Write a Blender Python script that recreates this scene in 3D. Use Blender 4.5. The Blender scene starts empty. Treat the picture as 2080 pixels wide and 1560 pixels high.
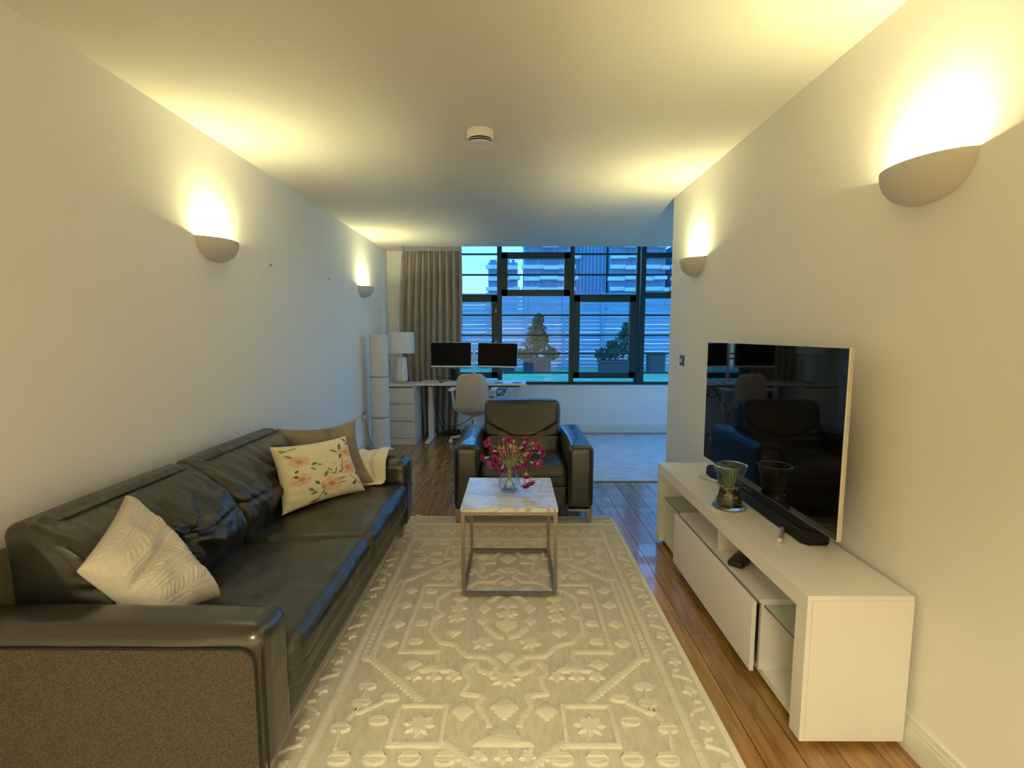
import bpy, bmesh, math, random
from mathutils import Vector, Matrix, noise
from math import sin, cos, pi, atan2, sqrt, exp

random.seed(7)
scn = bpy.context.scene
col = scn.collection

# ------------------------------------------------------------------ camera
cam_d = bpy.data.cameras.new('camera')
cam = bpy.data.objects.new('camera', cam_d)
col.objects.link(cam)
cam_d.sensor_width = 36.0
cam_d.lens = 36.0 * 1000.0 / 2080.0
cam_d.clip_start = 0.05
cam_d.clip_end = 600
cam.location = (0, 0, 1.45)
cam.rotation_euler = (pi/2 - math.atan2(103, 1000), 0, math.atan2(3.6, 1000))
scn.camera = cam

# ------------------------------------------------------------------ world: dusk sky, bright at the horizon, deep blue above
world = bpy.data.worlds.new('dusk_sky')
scn.world = world
world.use_nodes = True
wn, wl = world.node_tree.nodes, world.node_tree.links
wn.clear()
w_out = wn.new('ShaderNodeOutputWorld'); w_bg = wn.new('ShaderNodeBackground')
w_tc = wn.new('ShaderNodeTexCoord'); w_sep = wn.new('ShaderNodeSeparateXYZ')
w_rmp = wn.new('ShaderNodeValToRGB')
wl.new(w_tc.outputs['Generated'], w_sep.inputs[0])
wl.new(w_sep.outputs['Z'], w_rmp.inputs[0])
e = w_rmp.color_ramp.elements
e[0].position = 0.0; e[0].color = (0.22, 0.36, 0.40, 1)
e[1].position = 1.0; e[1].color = (0.09, 0.40, 1.10, 1)
x = w_rmp.color_ramp.elements.new(0.14); x.color = (0.12, 0.46, 0.85, 1)
x = w_rmp.color_ramp.elements.new(0.35); x.color = (0.10, 0.47, 1.20, 1)
wl.new(w_rmp.outputs[0], w_bg.inputs['Color'])
w_bg.inputs['Strength'].default_value = 2.85
wl.new(w_bg.outputs[0], w_out.inputs[0])
SCONCE_STRENGTH = 1750.0
SCONCE_COLOR = (1.0, 0.89, 0.42)
rl = bpy.data.lights.new('rear_fill_light', 'AREA'); rl.shape = 'DISK'; rl.size = .9; rl.energy = 100; rl.spread = 2.2; rl.color = (1.0, .91, .54)  # unseen area lamp added behind the camera to fill near faces and floor
rlo = bpy.data.objects.new('rear_fill_light', rl); col.objects.link(rlo); rlo.location = (-.1, -1.3, 2.56)

scn.cycles.max_bounces = 16
scn.cycles.diffuse_bounces = 8
scn.cycles.transparent_max_bounces = 32
scn.cycles.transmission_bounces = 14
scn.view_settings.view_transform = 'Standard'
scn.view_settings.look = 'None'
scn.view_settings.exposure = 0.24
scn.view_settings.gamma = 1.0
scn.view_settings.use_curve_mapping = False

# ------------------------------------------------------------------ materials
def mat(name, color, rough=0.5, metal=0.0, spec=0.5, noise_scale=None, noise_amt=0.1, bump=None, bump_scale=200.0,
        bump_dist=0.001, sheen=0.0, color2=None, stretch=(1, 1, 1), coat=0.0, rand=0.0, detail=4.0):
    m = bpy.data.materials.new(name); m.use_nodes = True
    nt = m.node_tree; b = nt.nodes['Principled BSDF']
    b.inputs['Base Color'].default_value = (*color, 1)
    b.inputs['Roughness'].default_value = rough
    b.inputs['Metallic'].default_value = metal
    b.inputs['Specular IOR Level'].default_value = spec
    if sheen: b.inputs['Sheen Weight'].default_value = sheen
    if coat: b.inputs['Coat Weight'].default_value = coat
    tc = nt.nodes.new('ShaderNodeTexCoord'); mp = nt.nodes.new('ShaderNodeMapping')
    mp.inputs['Scale'].default_value = stretch
    nt.links.new(tc.outputs['Object'], mp.inputs[0])
    if noise_scale:
        n = nt.nodes.new('ShaderNodeTexNoise'); n.inputs['Scale'].default_value = noise_scale
        n.inputs['Detail'].default_value = detail
        nt.links.new(mp.outputs[0], n.inputs['Vector'])
        r = nt.nodes.new('ShaderNodeValToRGB')
        c2 = color2 or tuple(max(0, c*(1-noise_amt)) for c in color)
        r.color_ramp.elements[0].color = (*c2, 1); r.color_ramp.elements[0].position = .35
        r.color_ramp.elements[1].color = (*color, 1); r.color_ramp.elements[1].position = .65
        nt.links.new(n.outputs['Fac'], r.inputs[0])
        nt.links.new(r.outputs[0], b.inputs['Base Color'])
    if bump:
        n2 = nt.nodes.new('ShaderNodeTexNoise'); n2.inputs['Scale'].default_value = bump_scale
        n2.inputs['Detail'].default_value = 3
        nt.links.new(mp.outputs[0], n2.inputs['Vector'])
        bp = nt.nodes.new('ShaderNodeBump'); bp.inputs['Strength'].default_value = bump
        bp.inputs['Distance'].default_value = bump_dist
        nt.links.new(n2.outputs['Fac'], bp.inputs['Height'])
        nt.links.new(bp.outputs[0], b.inputs['Normal'])
    return m

def thin_glass(name, tint=(1, 1, 1), ior=1.5, rough=0.0):
    m = bpy.data.materials.new(name); m.use_nodes = True
    nt = m.node_tree; nt.nodes.clear()
    o = nt.nodes.new('ShaderNodeOutputMaterial'); mix = nt.nodes.new('ShaderNodeMixShader')
    t = nt.nodes.new('ShaderNodeBsdfTransparent'); t.inputs[0].default_value = (*tint, 1)
    g = nt.nodes.new('ShaderNodeBsdfGlossy'); g.inputs['Roughness'].default_value = rough
    f = nt.nodes.new('ShaderNodeFresnel'); f.inputs['IOR'].default_value = ior
    gm = nt.nodes.new('ShaderNodeNewGeometry'); mr = nt.nodes.new('ShaderNodeMapRange')
    mr.inputs[3].default_value = ior; mr.inputs[4].default_value = 1/ior
    nt.links.new(gm.outputs['Backfacing'], mr.inputs[0]); nt.links.new(mr.outputs[0], f.inputs['IOR'])
    nt.links.new(f.outputs[0], mix.inputs[0]); nt.links.new(t.outputs[0], mix.inputs[1]); nt.links.new(g.outputs[0], mix.inputs[2])
    nt.links.new(mix.outputs[0], o.inputs[0])
    return m

def glass(name, color=(1, 1, 1), ior=1.45):
    m = bpy.data.materials.new(name); m.use_nodes = True
    nt = m.node_tree; nt.nodes.clear()
    o = nt.nodes.new('ShaderNodeOutputMaterial'); g = nt.nodes.new('ShaderNodeBsdfGlass')
    g.inputs['Color'].default_value = (*color, 1); g.inputs['Roughness'].default_value = 0; g.inputs['IOR'].default_value = ior
    nt.links.new(g.outputs[0], o.inputs[0])
    return m

def emit(name, color, strength):
    m = bpy.data.materials.new(name); m.use_nodes = True
    nt = m.node_tree; nt.nodes.clear()
    o = nt.nodes.new('ShaderNodeOutputMaterial'); g = nt.nodes.new('ShaderNodeEmission')
    g.inputs[0].default_value = (*color, 1); g.inputs[1].default_value = strength
    nt.links.new(g.outputs[0], o.inputs[0])
    return m

M = {}
M['wall'] = mat('wall_paint', (.86, .85, .82), .85, bump=.15, bump_scale=120, bump_dist=.0006)
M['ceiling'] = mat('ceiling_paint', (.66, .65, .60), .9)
M['trim'] = mat('white_gloss_paint', (.80, .79, .76), .35)
M['subfloor'] = mat('subfloor', (.03, .018, .01), .8)
M['leather'] = mat('dark_leather', (.019, .021, .0155), .40, spec=.85, coat=.10, noise_scale=9, noise_amt=.25, bump=.35, bump_scale=260, bump_dist=.0008)
M['leather_arm'] = mat('dark_leather_smooth', (.018, .019, .0145), .30, spec=1.0, coat=.30, noise_scale=8, noise_amt=.25, bump=.3, bump_scale=240, bump_dist=.0006)
M['seam'] = mat('seam_thread', (.008, .008, .007), .7)
M['felt'] = mat('brown_grey_felt', (.120, .104, .075), .95, spec=.1, noise_scale=330, color2=(.055, .046, .036), bump=.6, bump_scale=400, bump_dist=.0012, detail=2)
M['steel'] = mat('brushed_steel', (.42, .38, .33), .38, metal=1.0, noise_scale=60, noise_amt=.15, stretch=(1, 1, 12))
M['table_steel'] = mat('dull_steel', (.36, .32, .27), .42, metal=1.0, noise_scale=40, noise_amt=.2)
M['white'] = mat('white_lacquer', (.80, .78, .75), .30)
M['white_in'] = mat('white_melamine', (.78, .76, .73), .5)
M['white_metal'] = mat('white_metal', (.78, .79, .80), .4)
M['chest'] = mat('chest_white', (.76, .74, .70), .45)
M['black'] = mat('black_plastic', (.012, .012, .013), .35)
M['black_matt'] = mat('black_matt', (.010, .010, .011), .6)
M['black_mesh'] = mat('black_grille', (.006, .006, .007), .6, spec=.3, bump=.5, bump_scale=900, bump_dist=.0008)
M['screen'] = mat('glossy_black_screen', (.003, .003, .004), .03, spec=.55)
M['monitor_screen'] = mat('matt_black_screen', (.003, .003, .004), .3, spec=.08)
M['silver'] = mat('pale_silver', (.70, .66, .58), .35, metal=.6)
M['frame'] = mat('dark_green_frame', (.012, .040, .040), .38, spec=.4)
M['pane'] = thin_glass('window_glass', (.97, 1, 1), 1.38)
M['shelf_glass'] = thin_glass('shelf_glass', (.86, .93, .90), 1.5)
M['shelf_edge'] = mat('shelf_glass_edge', (.10, .13, .12), .2)
M['glass'] = glass('clear_glass')
M['vase_thin'] = thin_glass('thin_clear_glass', (.95, .98, .99), 1.55)
M['water'] = thin_glass('water', (.93, .97, 1), 1.33)
M['sconce'] = mat('plaster_white', (.60, .585, .54), .8)
M['bulb'] = emit('halogen_bulb', SCONCE_COLOR, SCONCE_STRENGTH)
M['curtain'] = mat('taupe_curtain', (.40, .36, .305), .9, spec=.15, sheen=.2, noise_scale=40, noise_amt=.15, bump=.3, bump_scale=500, bump_dist=.0006)
M['shade'] = mat('white_linen_shade', (.78, .79, .79), .9, bump=.3, bump_scale=400, bump_dist=.0005)
M['paper'] = mat('white_paper_shade', (.72, .73, .72), .9, noise_scale=12, noise_amt=.05, stretch=(1, 1, .3))
M['band'] = mat('grey_band', (.22, .22, .24), .6)
M['ceramic'] = mat('white_ceramic', (.80, .80, .78), .25)
M['gold'] = mat('brass', (.75, .56, .28), .3, metal=1.0)
M['chair'] = mat('beige_fabric', (.58, .52, .44), .9, noise_scale=300, noise_amt=.12, bump=.3, bump_scale=500, bump_dist=.0006)
M['throw'] = mat('cream_throw', (.86, .83, .73), .95, sheen=.3, noise_scale=60, noise_amt=.06, bump=.7, bump_scale=160, bump_dist=.003)
M['taupe'] = mat('taupe_velvet', (.28, .255, .215), .9, sheen=.3, noise_scale=7, noise_amt=.3, bump=.3, bump_scale=300, bump_dist=.0008)
M['knit'] = mat('off_white_knit', (.66, .62, .56), .95, noise_scale=90, noise_amt=.1, bump=.7, bump_scale=260, bump_dist=.0018)
M['rug_base'] = mat('rug_flat_weave', (.68, .635, .55), .98, spec=.1, noise_scale=70, noise_amt=.14, bump=.8, bump_scale=320, bump_dist=.0025, stretch=(1, .35, 1))
M['rug_pile'] = mat('rug_cream_pile', (.78, .745, .655), .98, spec=.1, noise_scale=30, noise_amt=.08, bump=1.0, bump_scale=130, bump_dist=.004, stretch=(.5, 1.6, 1))
M['rug_edge'] = mat('rug_edge_binding', (.78, .74, .65), .95)
M['rug2'] = mat('pale_study_rug', (.62, .66, .70), .95, noise_scale=9, noise_amt=.22, bump=.6, bump_scale=60, bump_dist=.004, stretch=(.6, 2, 1))
M['soil'] = mat('brown_bark_soil', (.10, .055, .022), .95, noise_scale=60, color2=(.022, .012, .006), bump=1, bump_scale=80, bump_dist=.006)
M['pebble'] = mat('tan_bark', (.42, .27, .10), .9)
M['green'] = mat('succulent_green', (.11, .24, .035), .5, noise_scale=20, noise_amt=.4)
M['stem'] = mat('pale_green_stem', (.34, .38, .17), .5)
M['calyx'] = mat('pale_calyx', (.52, .48, .26), .5)
M['petal'] = mat('magenta_petal', (.56, .055, .36), .6, noise_scale=60, noise_amt=.5)
M['grass'] = mat('artificial_turf', (.10, .34, .17), .9, noise_scale=3, noise_amt=.3)
M['fence'] = mat('painted_slats', (.15, .30, .42), .8, noise_scale=2, noise_amt=.2, stretch=(1, 1, 8))
M['planter'] = mat('dark_planter', (.03, .035, .04), .6)
M['leaf'] = mat('shrub_leaves', (.022, .095, .055), .6, noise_scale=6, noise_amt=.5)
M['bark'] = mat('bark', (.09, .06, .04), .9)
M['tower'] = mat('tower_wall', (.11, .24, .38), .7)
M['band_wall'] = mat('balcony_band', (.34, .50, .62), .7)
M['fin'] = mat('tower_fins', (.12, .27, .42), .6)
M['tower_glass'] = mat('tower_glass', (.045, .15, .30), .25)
M['terrace'] = mat('terrace', (.30, .32, .33), .9)
M['brick'] = mat('rust_motor', (.2, .2, .2), .6)
M['socket'] = mat('satin_chrome', (.45, .44, .43), .35, metal=.9)
M['plug'] = mat('white_plug', (.78, .76, .74), .4)
M['cord_grey'] = mat('grey_cord', (.10, .10, .12), .5)

# marble
def marble():
    m = mat('white_marble', (.80, .78, .75), .22)
    nt = m.node_tree; b = nt.nodes['Principled BSDF']
    tc = nt.nodes.new('ShaderNodeTexCoord'); mp = nt.nodes.new('ShaderNodeMapping')
    mp.inputs['Rotation'].default_value = (0, 0, .75); mp.inputs['Scale'].default_value = (1, 3.0, 1)
    n = nt.nodes.new('ShaderNodeTexNoise'); n.inputs['Scale'].default_value = 3.6; n.inputs['Detail'].default_value = 8
    n.inputs['Roughness'].default_value = .6; n.inputs['Distortion'].default_value = .9
    r = nt.nodes.new('ShaderNodeValToRGB'); el = r.color_ramp.elements
    el[0].position = .46; el[0].color = (.80, .78, .75, 1)
    el[1].position = .54; el[1].color = (.78, .77, .74, 1)
    k = el.new(.5); k.color = (.42, .40, .39, 1)
    k = el.new(.485); k.color = (.66, .64, .62, 1); k = el.new(.52); k.color = (.72, .67, .60, 1)
    nt.links.new(tc.outputs['Object'], mp.inputs[0]); nt.links.new(mp.outputs[0], n.inputs['Vector'])
    nt.links.new(n.outputs['Fac'], r.inputs[0]); nt.links.new(r.outputs[0], b.inputs['Base Color'])
    return m
M['marble'] = marble()

# oak planks: per-plank tone, long grain
def oak():
    m = mat('oak_planks', (.4, .2, .08), .27, spec=.8, coat=.5)
    nt = m.node_tree; b = nt.nodes['Principled BSDF']
    geo = nt.nodes.new('ShaderNodeNewGeometry'); info = nt.nodes.new('ShaderNodeObjectInfo')
    mp = nt.nodes.new('ShaderNodeMapping'); mp.inputs['Scale'].default_value = (16, 1.3, 1)
    add = nt.nodes.new('ShaderNodeVectorMath'); add.operation = 'ADD'
    sc = nt.nodes.new('ShaderNodeVectorMath'); sc.operation = 'SCALE'; sc.inputs['Scale'].default_value = 37.0
    cmb = nt.nodes.new('ShaderNodeCombineXYZ')
    nt.links.new(info.outputs['Random'], cmb.inputs[1]); nt.links.new(info.outputs['Random'], cmb.inputs[0])
    nt.links.new(cmb.outputs[0], sc.inputs[0])
    nt.links.new(geo.outputs['Position'], add.inputs[0]); nt.links.new(sc.outputs[0], add.inputs[1])
    nt.links.new(add.outputs[0], mp.inputs[0])
    n = nt.nodes.new('ShaderNodeTexNoise'); n.inputs['Scale'].default_value = 2.2; n.inputs['Detail'].default_value = 7
    n.inputs['Distortion'].default_value = 1.2
    nt.links.new(mp.outputs[0], n.inputs['Vector'])
    r = nt.nodes.new('ShaderNodeValToRGB'); el = r.color_ramp.elements
    el[0].position = .28; el[0].color = (.20, .095, .022, 1)
    el[1].position = .72; el[1].color = (.47, .265, .085, 1)
    nt.links.new(n.outputs['Fac'], r.inputs[0])
    mul = nt.nodes.new('ShaderNodeMix'); mul.data_type = 'RGBA'; mul.blend_type = 'MULTIPLY'; mul.inputs[0].default_value = 1
    tone = nt.nodes.new('ShaderNodeValToRGB'); te = tone.color_ramp.elements
    te[0].color = (.80, .74, .66, 1); te[1].color = (1.5, 1.45, 1.40, 1); k = te.new(.85); k.color = (1.0, 1.0, 1.0, 1)
    nt.links.new(info.outputs['Random'], tone.inputs[0])
    nt.links.new(r.outputs[0], mul.inputs[6]); nt.links.new(tone.outputs[0], mul.inputs[7])
    nt.links.new(mul.outputs[2], b.inputs['Base Color'])
    bp = nt.nodes.new('ShaderNodeBump'); bp.inputs['Strength'].default_value = .02; bp.inputs['Distance'].default_value = .002
    nt.links.new(n.outputs['Fac'], bp.inputs['Height']); nt.links.new(bp.outputs[0], b.inputs['Normal'])
    return m
M['oak'] = oak()

def attr_mat(name, rough=.9):
    m = mat(name, (.8, .8, .7), rough, bump=.4, bump_scale=500, bump_dist=.0006)
    nt = m.node_tree; b = nt.nodes['Principled BSDF']
    a = nt.nodes.new('ShaderNodeVertexColor'); a.layer_name = 'print'
    nt.links.new(a.outputs[0], b.inputs['Base Color'])
    return m
M['floral'] = attr_mat('floral_print')

# ------------------------------------------------------------------ object helpers
ORG = {}
def tag(o, label=None, cat=None, group=None, kind=None):
    if label: o['label'] = label
    if cat: o['category'] = cat
    if group: o['group'] = group
    if kind: o['kind'] = kind
    return o

def thing(name, loc, label=None, cat=None, group=None, kind=None):
    o = bpy.data.objects.new(name, None); col.objects.link(o)
    o.location = loc; o.empty_display_size = .1
    ORG[o] = Vector(loc)
    return tag(o, label, cat, group, kind)

def link(name, me, material, parent=None, loc=None, smooth=False):
    """verts of me are in world space; they are re-based on the parent's or on loc"""
    org = ORG[parent] if parent is not None else Vector(loc or (0, 0, 0))
    if org.length > 0:
        me.transform(Matrix.Translation(-org))
    if material is not None:
        me.materials.append(material)
    if smooth:
        me.polygons.foreach_set('use_smooth', [True]*len(me.polygons))
    o = bpy.data.objects.new(name, me); col.objects.link(o)
    if parent is not None:
        o.parent = parent
    else:
        o.location = org
    ORG[o] = org
    return o

class MB:
    def __init__(s): s.v = []; s.f = []
    def add(s, vs, fs):
        k = len(s.v); s.v += [tuple(p) for p in vs]; s.f += [tuple(i+k for i in f) for f in fs]; return s
    def box(s, x0, y0, z0, x1, y1, z1):
        return s.add([(x0,y0,z0),(x1,y0,z0),(x1,y1,z0),(x0,y1,z0),(x0,y0,z1),(x1,y0,z1),(x1,y1,z1),(x0,y1,z1)],
                     [(0,3,2,1),(4,5,6,7),(0,1,5,4),(1,2,6,5),(2,3,7,6),(3,0,4,7)])
    def hexa(s, p):   # 8 points, bottom ring then top ring
        return s.add(p, [(0,3,2,1),(4,5,6,7),(0,1,5,4),(1,2,6,5),(2,3,7,6),(3,0,4,7)])
    def rbox(s, x0, y0, z0, x1, y1, z1, r, seg=3):
        bm = bmesh.new(); bmesh.ops.create_cube(bm, size=1)
        for v in bm.verts:
            v.co = Vector(((x0+x1)/2+v.co.x*(x1-x0), (y0+y1)/2+v.co.y*(y1-y0), (z0+z1)/2+v.co.z*(z1-z0)))
        bmesh.ops.bevel(bm, geom=bm.edges[:]+bm.verts[:], offset=r, segments=seg, profile=.5, affect='EDGES')
        s.bm(bm); return s
    def bm(s, bm):
        bm.verts.index_update()
        s.add([v.co[:] for v in bm.verts], [[v.index for v in f.verts] for f in bm.faces]); bm.free(); return s
    def tube(s, pts, r, seg=8, caps=True):
        pts = [Vector(p) for p in pts]; n = len(pts); rings = []
        prev = None
        for i, p in enumerate(pts):
            d = (pts[min(i+1, n-1)]-pts[max(i-1, 0)]).normalized()
            if prev is None:
                a = Vector((0, 0, 1)) if abs(d.z) < .9 else Vector((1, 0, 0))
                u = d.cross(a).normalized()
            else:
                u = (prev - d*prev.dot(d)).normalized()
            prev = u; w = d.cross(u)
            rr = r[i] if isinstance(r, (list, tuple)) else r
            rings.append([p+u*(cos(2*pi*k/seg)*rr)+w*(sin(2*pi*k/seg)*rr) for k in range(seg)])
        vs = [q for ring in rings for q in ring]; fs = []
        for i in range(n-1):
            for k in range(seg):
                fs.append((i*seg+k, i*seg+(k+1) % seg, (i+1)*seg+(k+1) % seg, (i+1)*seg+k))
        if caps:
            fs.append(tuple(range(seg-1, -1, -1))); fs.append(tuple((n-1)*seg+k for k in range(seg)))
        return s.add(vs, fs)
    def lathe(s, prof, c, seg=32, close=False):
        """prof: list of (r, z)"""
        vs = []; fs = []; n = len(prof)
        for r, z in prof:
            for k in range(seg):
                t = 2*pi*k/seg; vs.append((c[0]+r*cos(t), c[1]+r*sin(t), c[2]+z))
        m = n if close else n-1
        for i in range(m):
            j = (i+1) % n
            for k in range(seg):
                fs.append((i*seg+k, i*seg+(k+1) % seg, j*seg+(k+1) % seg, j*seg+k))
        if not close:
            fs.append(tuple(range(seg-1, -1, -1))); fs.append(tuple((n-1)*seg+k for k in range(seg)))
        return s.add(vs, fs)
    def xf(s, fn):
        s.v = [tuple(fn(Vector(p))) for p in s.v]; return s
    def build(s, name, material, parent=None, loc=None, smooth=False):
        me = bpy.data.meshes.new(name); me.from_pydata(s.v, [], s.f); me.update()
        o = link(name, me, material, parent, loc, False)
        if smooth:
            me.polygons.foreach_set('use_smooth', [True]*len(me.polygons))
            if smooth != 'all':
                me.set_sharp_from_angle(angle=math.radians(40))
        return o

def bxo(name, m, parent, *a):
    return MB().box(*a).build(name, m, parent)

def softbox(half, r, n, fn=None, bulge=(0, 0, 0), wmap=None):
    """rounded, bulging, subdivided box about the origin; wmap maps local point to world"""
    hx, hy, hz = half
    bm = bmesh.new(); bmesh.ops.create_cube(bm, size=2)
    bmesh.ops.subdivide_edges(bm, edges=bm.edges[:], cuts=n, use_grid_fill=True)
    mb = MB()
    out = []
    for v in bm.verts:
        p = v.co.copy()
        # concentrate vertices at the rim
        q = Vector([sin(c*pi/2)*.55+c*.45 for c in p])
        f = Vector((q.x*hx, q.y*hy, q.z*hz))
        inner = Vector((max(-(hx-r), min(hx-r, f.x)), max(-(hy-r), min(hy-r, f.y)), max(-(hz-r), min(hz-r, f.z))))
        d = f-inner
        nrm = d.normalized() if d.length > 1e-9 else Vector((0, 0, 1))
        w = inner+nrm*r
        w.x += (1 if q.x > 0 else -1)*bulge[0]*(1-q.y**2)*(1-q.z**2)*abs(q.x)**2
        w.y += (1 if q.y > 0 else -1)*bulge[1]*(1-q.x**2)*(1-q.z**2)*abs(q.y)**2
        w.z += (1 if q.z > 0 else -1)*bulge[2]*(1-q.x**2)*(1-q.y**2)*abs(q.z)**2
        if fn: w += nrm*fn(q, w)
        v.co = w if wmap is None else Vector(wmap(w))
    mb.bm(bm)
    return mb

def nz(p, s, seed=0): return noise.noise(Vector((p[0]*s+seed, p[1]*s+seed*1.7, p[2]*s-seed)))

def pillow(c, thick, n=40, pinch=.05, disp=None, seed=0, power=.5, back=1.0):
    """closed pillow over four world corners c00,c10,c11,c01; front is the side the normal points to"""
    c00, c10, c11, c01 = [Vector(p) for p in c]
    nrm = ((c10-c00)+(c11-c01)).cross((c01-c00)+(c11-c10)).normalized()
    vs = []; uv = []
    def P(u, v, side):
        uu = 2*u-1; vv = 2*v-1
        # pull edges in between the corners
        u2 = u + (-uu)*pinch*(1-vv*vv); v2 = v + (-vv)*pinch*(1-uu*uu)
        b = c00*(1-u2)*(1-v2)+c10*u2*(1-v2)+c11*u2*v2+c01*(1-u2)*v2
        h = max(0, (1-uu**4)*(1-vv**4))**power
        t = thick*.5*h
        t += (.018*nz((u*2.2, v*2.2, side), 1.6, seed)+.006*nz((u*7, v*7, side), 1, seed+4))*h
        if side < 0: t *= back
        if disp and side > 0: t += disp(u, v)*h
        return b+nrm*(side*t)
    fs = []
    for side in (1, -1):
        k = len(vs)
        for j in range(n+1):
            for i in range(n+1):
                vs.append(P(i/n, j/n, side)); uv.append((i/n, j/n, side))
        for j in range(n):
            for i in range(n):
                a = k+j*(n+1)+i
                q = (a, a+1, a+n+2, a+n+1)
                fs.append(q if side > 0 else q[::-1])
    mb = MB(); mb.v = [tuple(p) for p in vs]; mb.f = fs
    return mb, uv

def weld(o, d=.0004):
    bm = bmesh.new(); bm.from_mesh(o.data); bmesh.ops.remove_doubles(bm, verts=bm.verts[:], dist=d); bm.to_mesh(o.data); bm.free()

def copy_tree(o, parent=None):
    c = o.copy(); col.objects.link(c)
    if parent is not None: c.parent = parent
    for ch in list(o.children): copy_tree(ch, c)
    return c

XL, XR, YW, ZC = -1.81, 1.385, 7.15, 2.615
YEND = 4.40           # where the right partition stops
XN = 3.3              # far side of the nook beyond it

# ================================================================== STRUCTURE
fl = tag(MB().box(XL-.1, -2.6, -.10, XN+.1, YW+.1, -.020).build('floor', M['subfloor']), kind='structure')
PW = .14
random.seed(21)
x = XL
row = 0
while x < XN:
    x1 = min(x+PW, XN)
    y0 = (-2.5 if x < 1.5 else YEND)
    ystart = .7 if x < 1.5 else YEND
    y = ystart - random.uniform(0, 1.5)
    while y < YW:
        ln = random.choice((1.2, 1.5, 1.8)); 
        a, b = max(y, ystart), min(y+ln, YW)
        if b-a > .03:
            g = .0017
            bxo('plank', M['oak'], fl, x+g, a+g, -.02, x1-g, b-g, 0)
        y += ln
    x += PW; row += 1
# unseen floor behind the camera
bxo('floor_area', M['oak'], fl, XL, -2.5, -.02, 1.5, .698, 0)

tag(MB().box(XL-.12, -2.6, -.02, XL, YW+.3, ZC+.4).build('wall_left', M['wall']), kind='structure')
tag(MB().box(XR, -2.6, -.02, XN+.1, YEND, ZC+.02).build('wall_right', M['wall']), kind='structure')
NY0, NY1, NZ0, NZ1 = 4.55, 7.0, .25, 2.50
nk = MB().box(XN, YEND-.1, -.02, XN+.12, NY0, ZC+.4); nk.box(XN, NY1, -.02, XN+.12, YW+.3, ZC+.4)
nk.box(XN, NY0, -.02, XN+.12, NY1, NZ0); nk.box(XN, NY0, NZ1, XN+.12, NY1, ZC+.4)
tag(nk.build('wall_nook', M['wall']), kind='structure')
w2 = thing('window_2', (XN+.06, (NY0+NY1)/2, NZ0), kind='structure')
for k in range(4):
    yy = NY0+(NY1-NY0)*k/3
    bxo('mullion', M['frame'], w2, XN+.03, max(NY0, yy-.03), NZ0, XN+.09, min(NY1, yy+.03), NZ1)
for k in range(5):
    zz = NZ0+(NZ1-NZ0)*k/4
    bxo('glazing_bar', M['frame'], w2, XN+.04, NY0+.03, max(NZ0, zz-.015), XN+.08, NY1-.03, min(NZ1, zz+.015))
bxo('pane', M['pane'], w2, XN+.056, NY0+.01, NZ0+.01, XN+.062, NY1-.01, NZ1-.01)
tag(MB().box(XL-.1, -2.72, -.02, XN+.1, -2.6, ZC+.02).build('wall_rear', M['wall']), kind='structure')
wb = MB().box(-1.53, YW, -.02, XN+.1, YW+.30, .695)            # below the window
wb.box(XL-.1, YW, -.02, -1.53, YW+.30, ZC+.4)                   # pier left of it
tag(wb.build('wall_back', M['wall']), kind='structure')
ce = MB().box(XL-.1, -2.7, ZC, XN+.1, 6.80, ZC+.12)
ce.box(XL-.1, 6.80, ZC, -1.53, YW, ZC+.12)
ce.box(-1.53, 6.80, ZC+.36, XN+.1, YW+.3, ZC+.42)
ce.box(-1.53, 6.68, ZC+.12, XN+.1, 6.80, ZC+.42)
tag(ce.build('ceiling', M['ceiling']), kind='structure')

def baseboard(name, prof, path_axis, a, b, fixed, sgn, h=.125):
    """stepped skirting: prof steps out of the wall"""
    mb = MB()
    for z0, z1, t in prof:
        if path_axis == 'y': mb.box(min(fixed, fixed+sgn*t), a, z0, max(fixed, fixed+sgn*t), b, z1)
        else: mb.box(a, min(fixed, fixed+sgn*t), z0, b, max(fixed, fixed+sgn*t), z1)
    return tag(mb.build(name, M['trim']), kind='structure')
PR = [(0, .086, .017), (.086, .092, .012), (.092, .104, .014), (.104, .109, .008), (.109, .125, .010)]
baseboard('baseboard_right', PR, 'y', -2.6, YEND, XR, -1)
baseboard('baseboard_left', PR, 'y', -2.6, YW, XL, 1)
baseboard('baseboard_back', [(0, .098, .017), (.098, .104, .011), (.104, .120, .014)], 'x', XL+.02, XN, YW, -1)
tag(MB().box(-1.53, YW-.012, .68, XN, YW+.1, .702).build('trim_1', M['trim']), kind='structure')

# ------------------------------------------------------------------ window
YG = 7.20
win = thing('window_1', (0.85, YG, .70), kind='structure')
MX = [-1.24, -.205, .835, 1.855, 2.88]
ZT = 2.97
rows_z = [.715, .875, 1.155, 1.42, 1.71, 1.995, 2.285, 2.575, ZT]
def fr(x0, z0, x1, z1, y0=YG-.03, y1=YG+.03, nm='frame'):
    return bxo(nm, M['frame'], win, x0, y0, z0, x1, y1, z1)
fr(-1.53, .70, XN, .745, YG-.04, YG+.04, 'bottom_rail')
for i, mx in enumerate(MX):
    w = .032 if i != 1 else .034
    fr(mx-w, .745, mx+w, ZT, YG-.05, YG+.04, 'mullion')
fr(MX[3]-.095, .745, MX[3]-.045, ZT, YG-.02, YG+.04, 'mullion')
bays = [(-1.53, MX[0]), (MX[0], MX[1]), (MX[1], MX[2]), (MX[2], MX[3]-.06), (MX[3], MX[4]), (MX[4], XN)]
for bi, (a, b) in enumerate(bays):
    for k in range(1, 8):
        z = rows_z[k]; t = .011
        fr(a+.02, z-t, b-.02, z+t, YG-.022, YG+.022, 'glazing_bar')
    for k in range(8):
        MB().box(a+.02, YG-.003, rows_z[k]+.008, b-.02, YG+.003, rows_z[k+1]-.008).build('pane', M['pane'], win)
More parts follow.
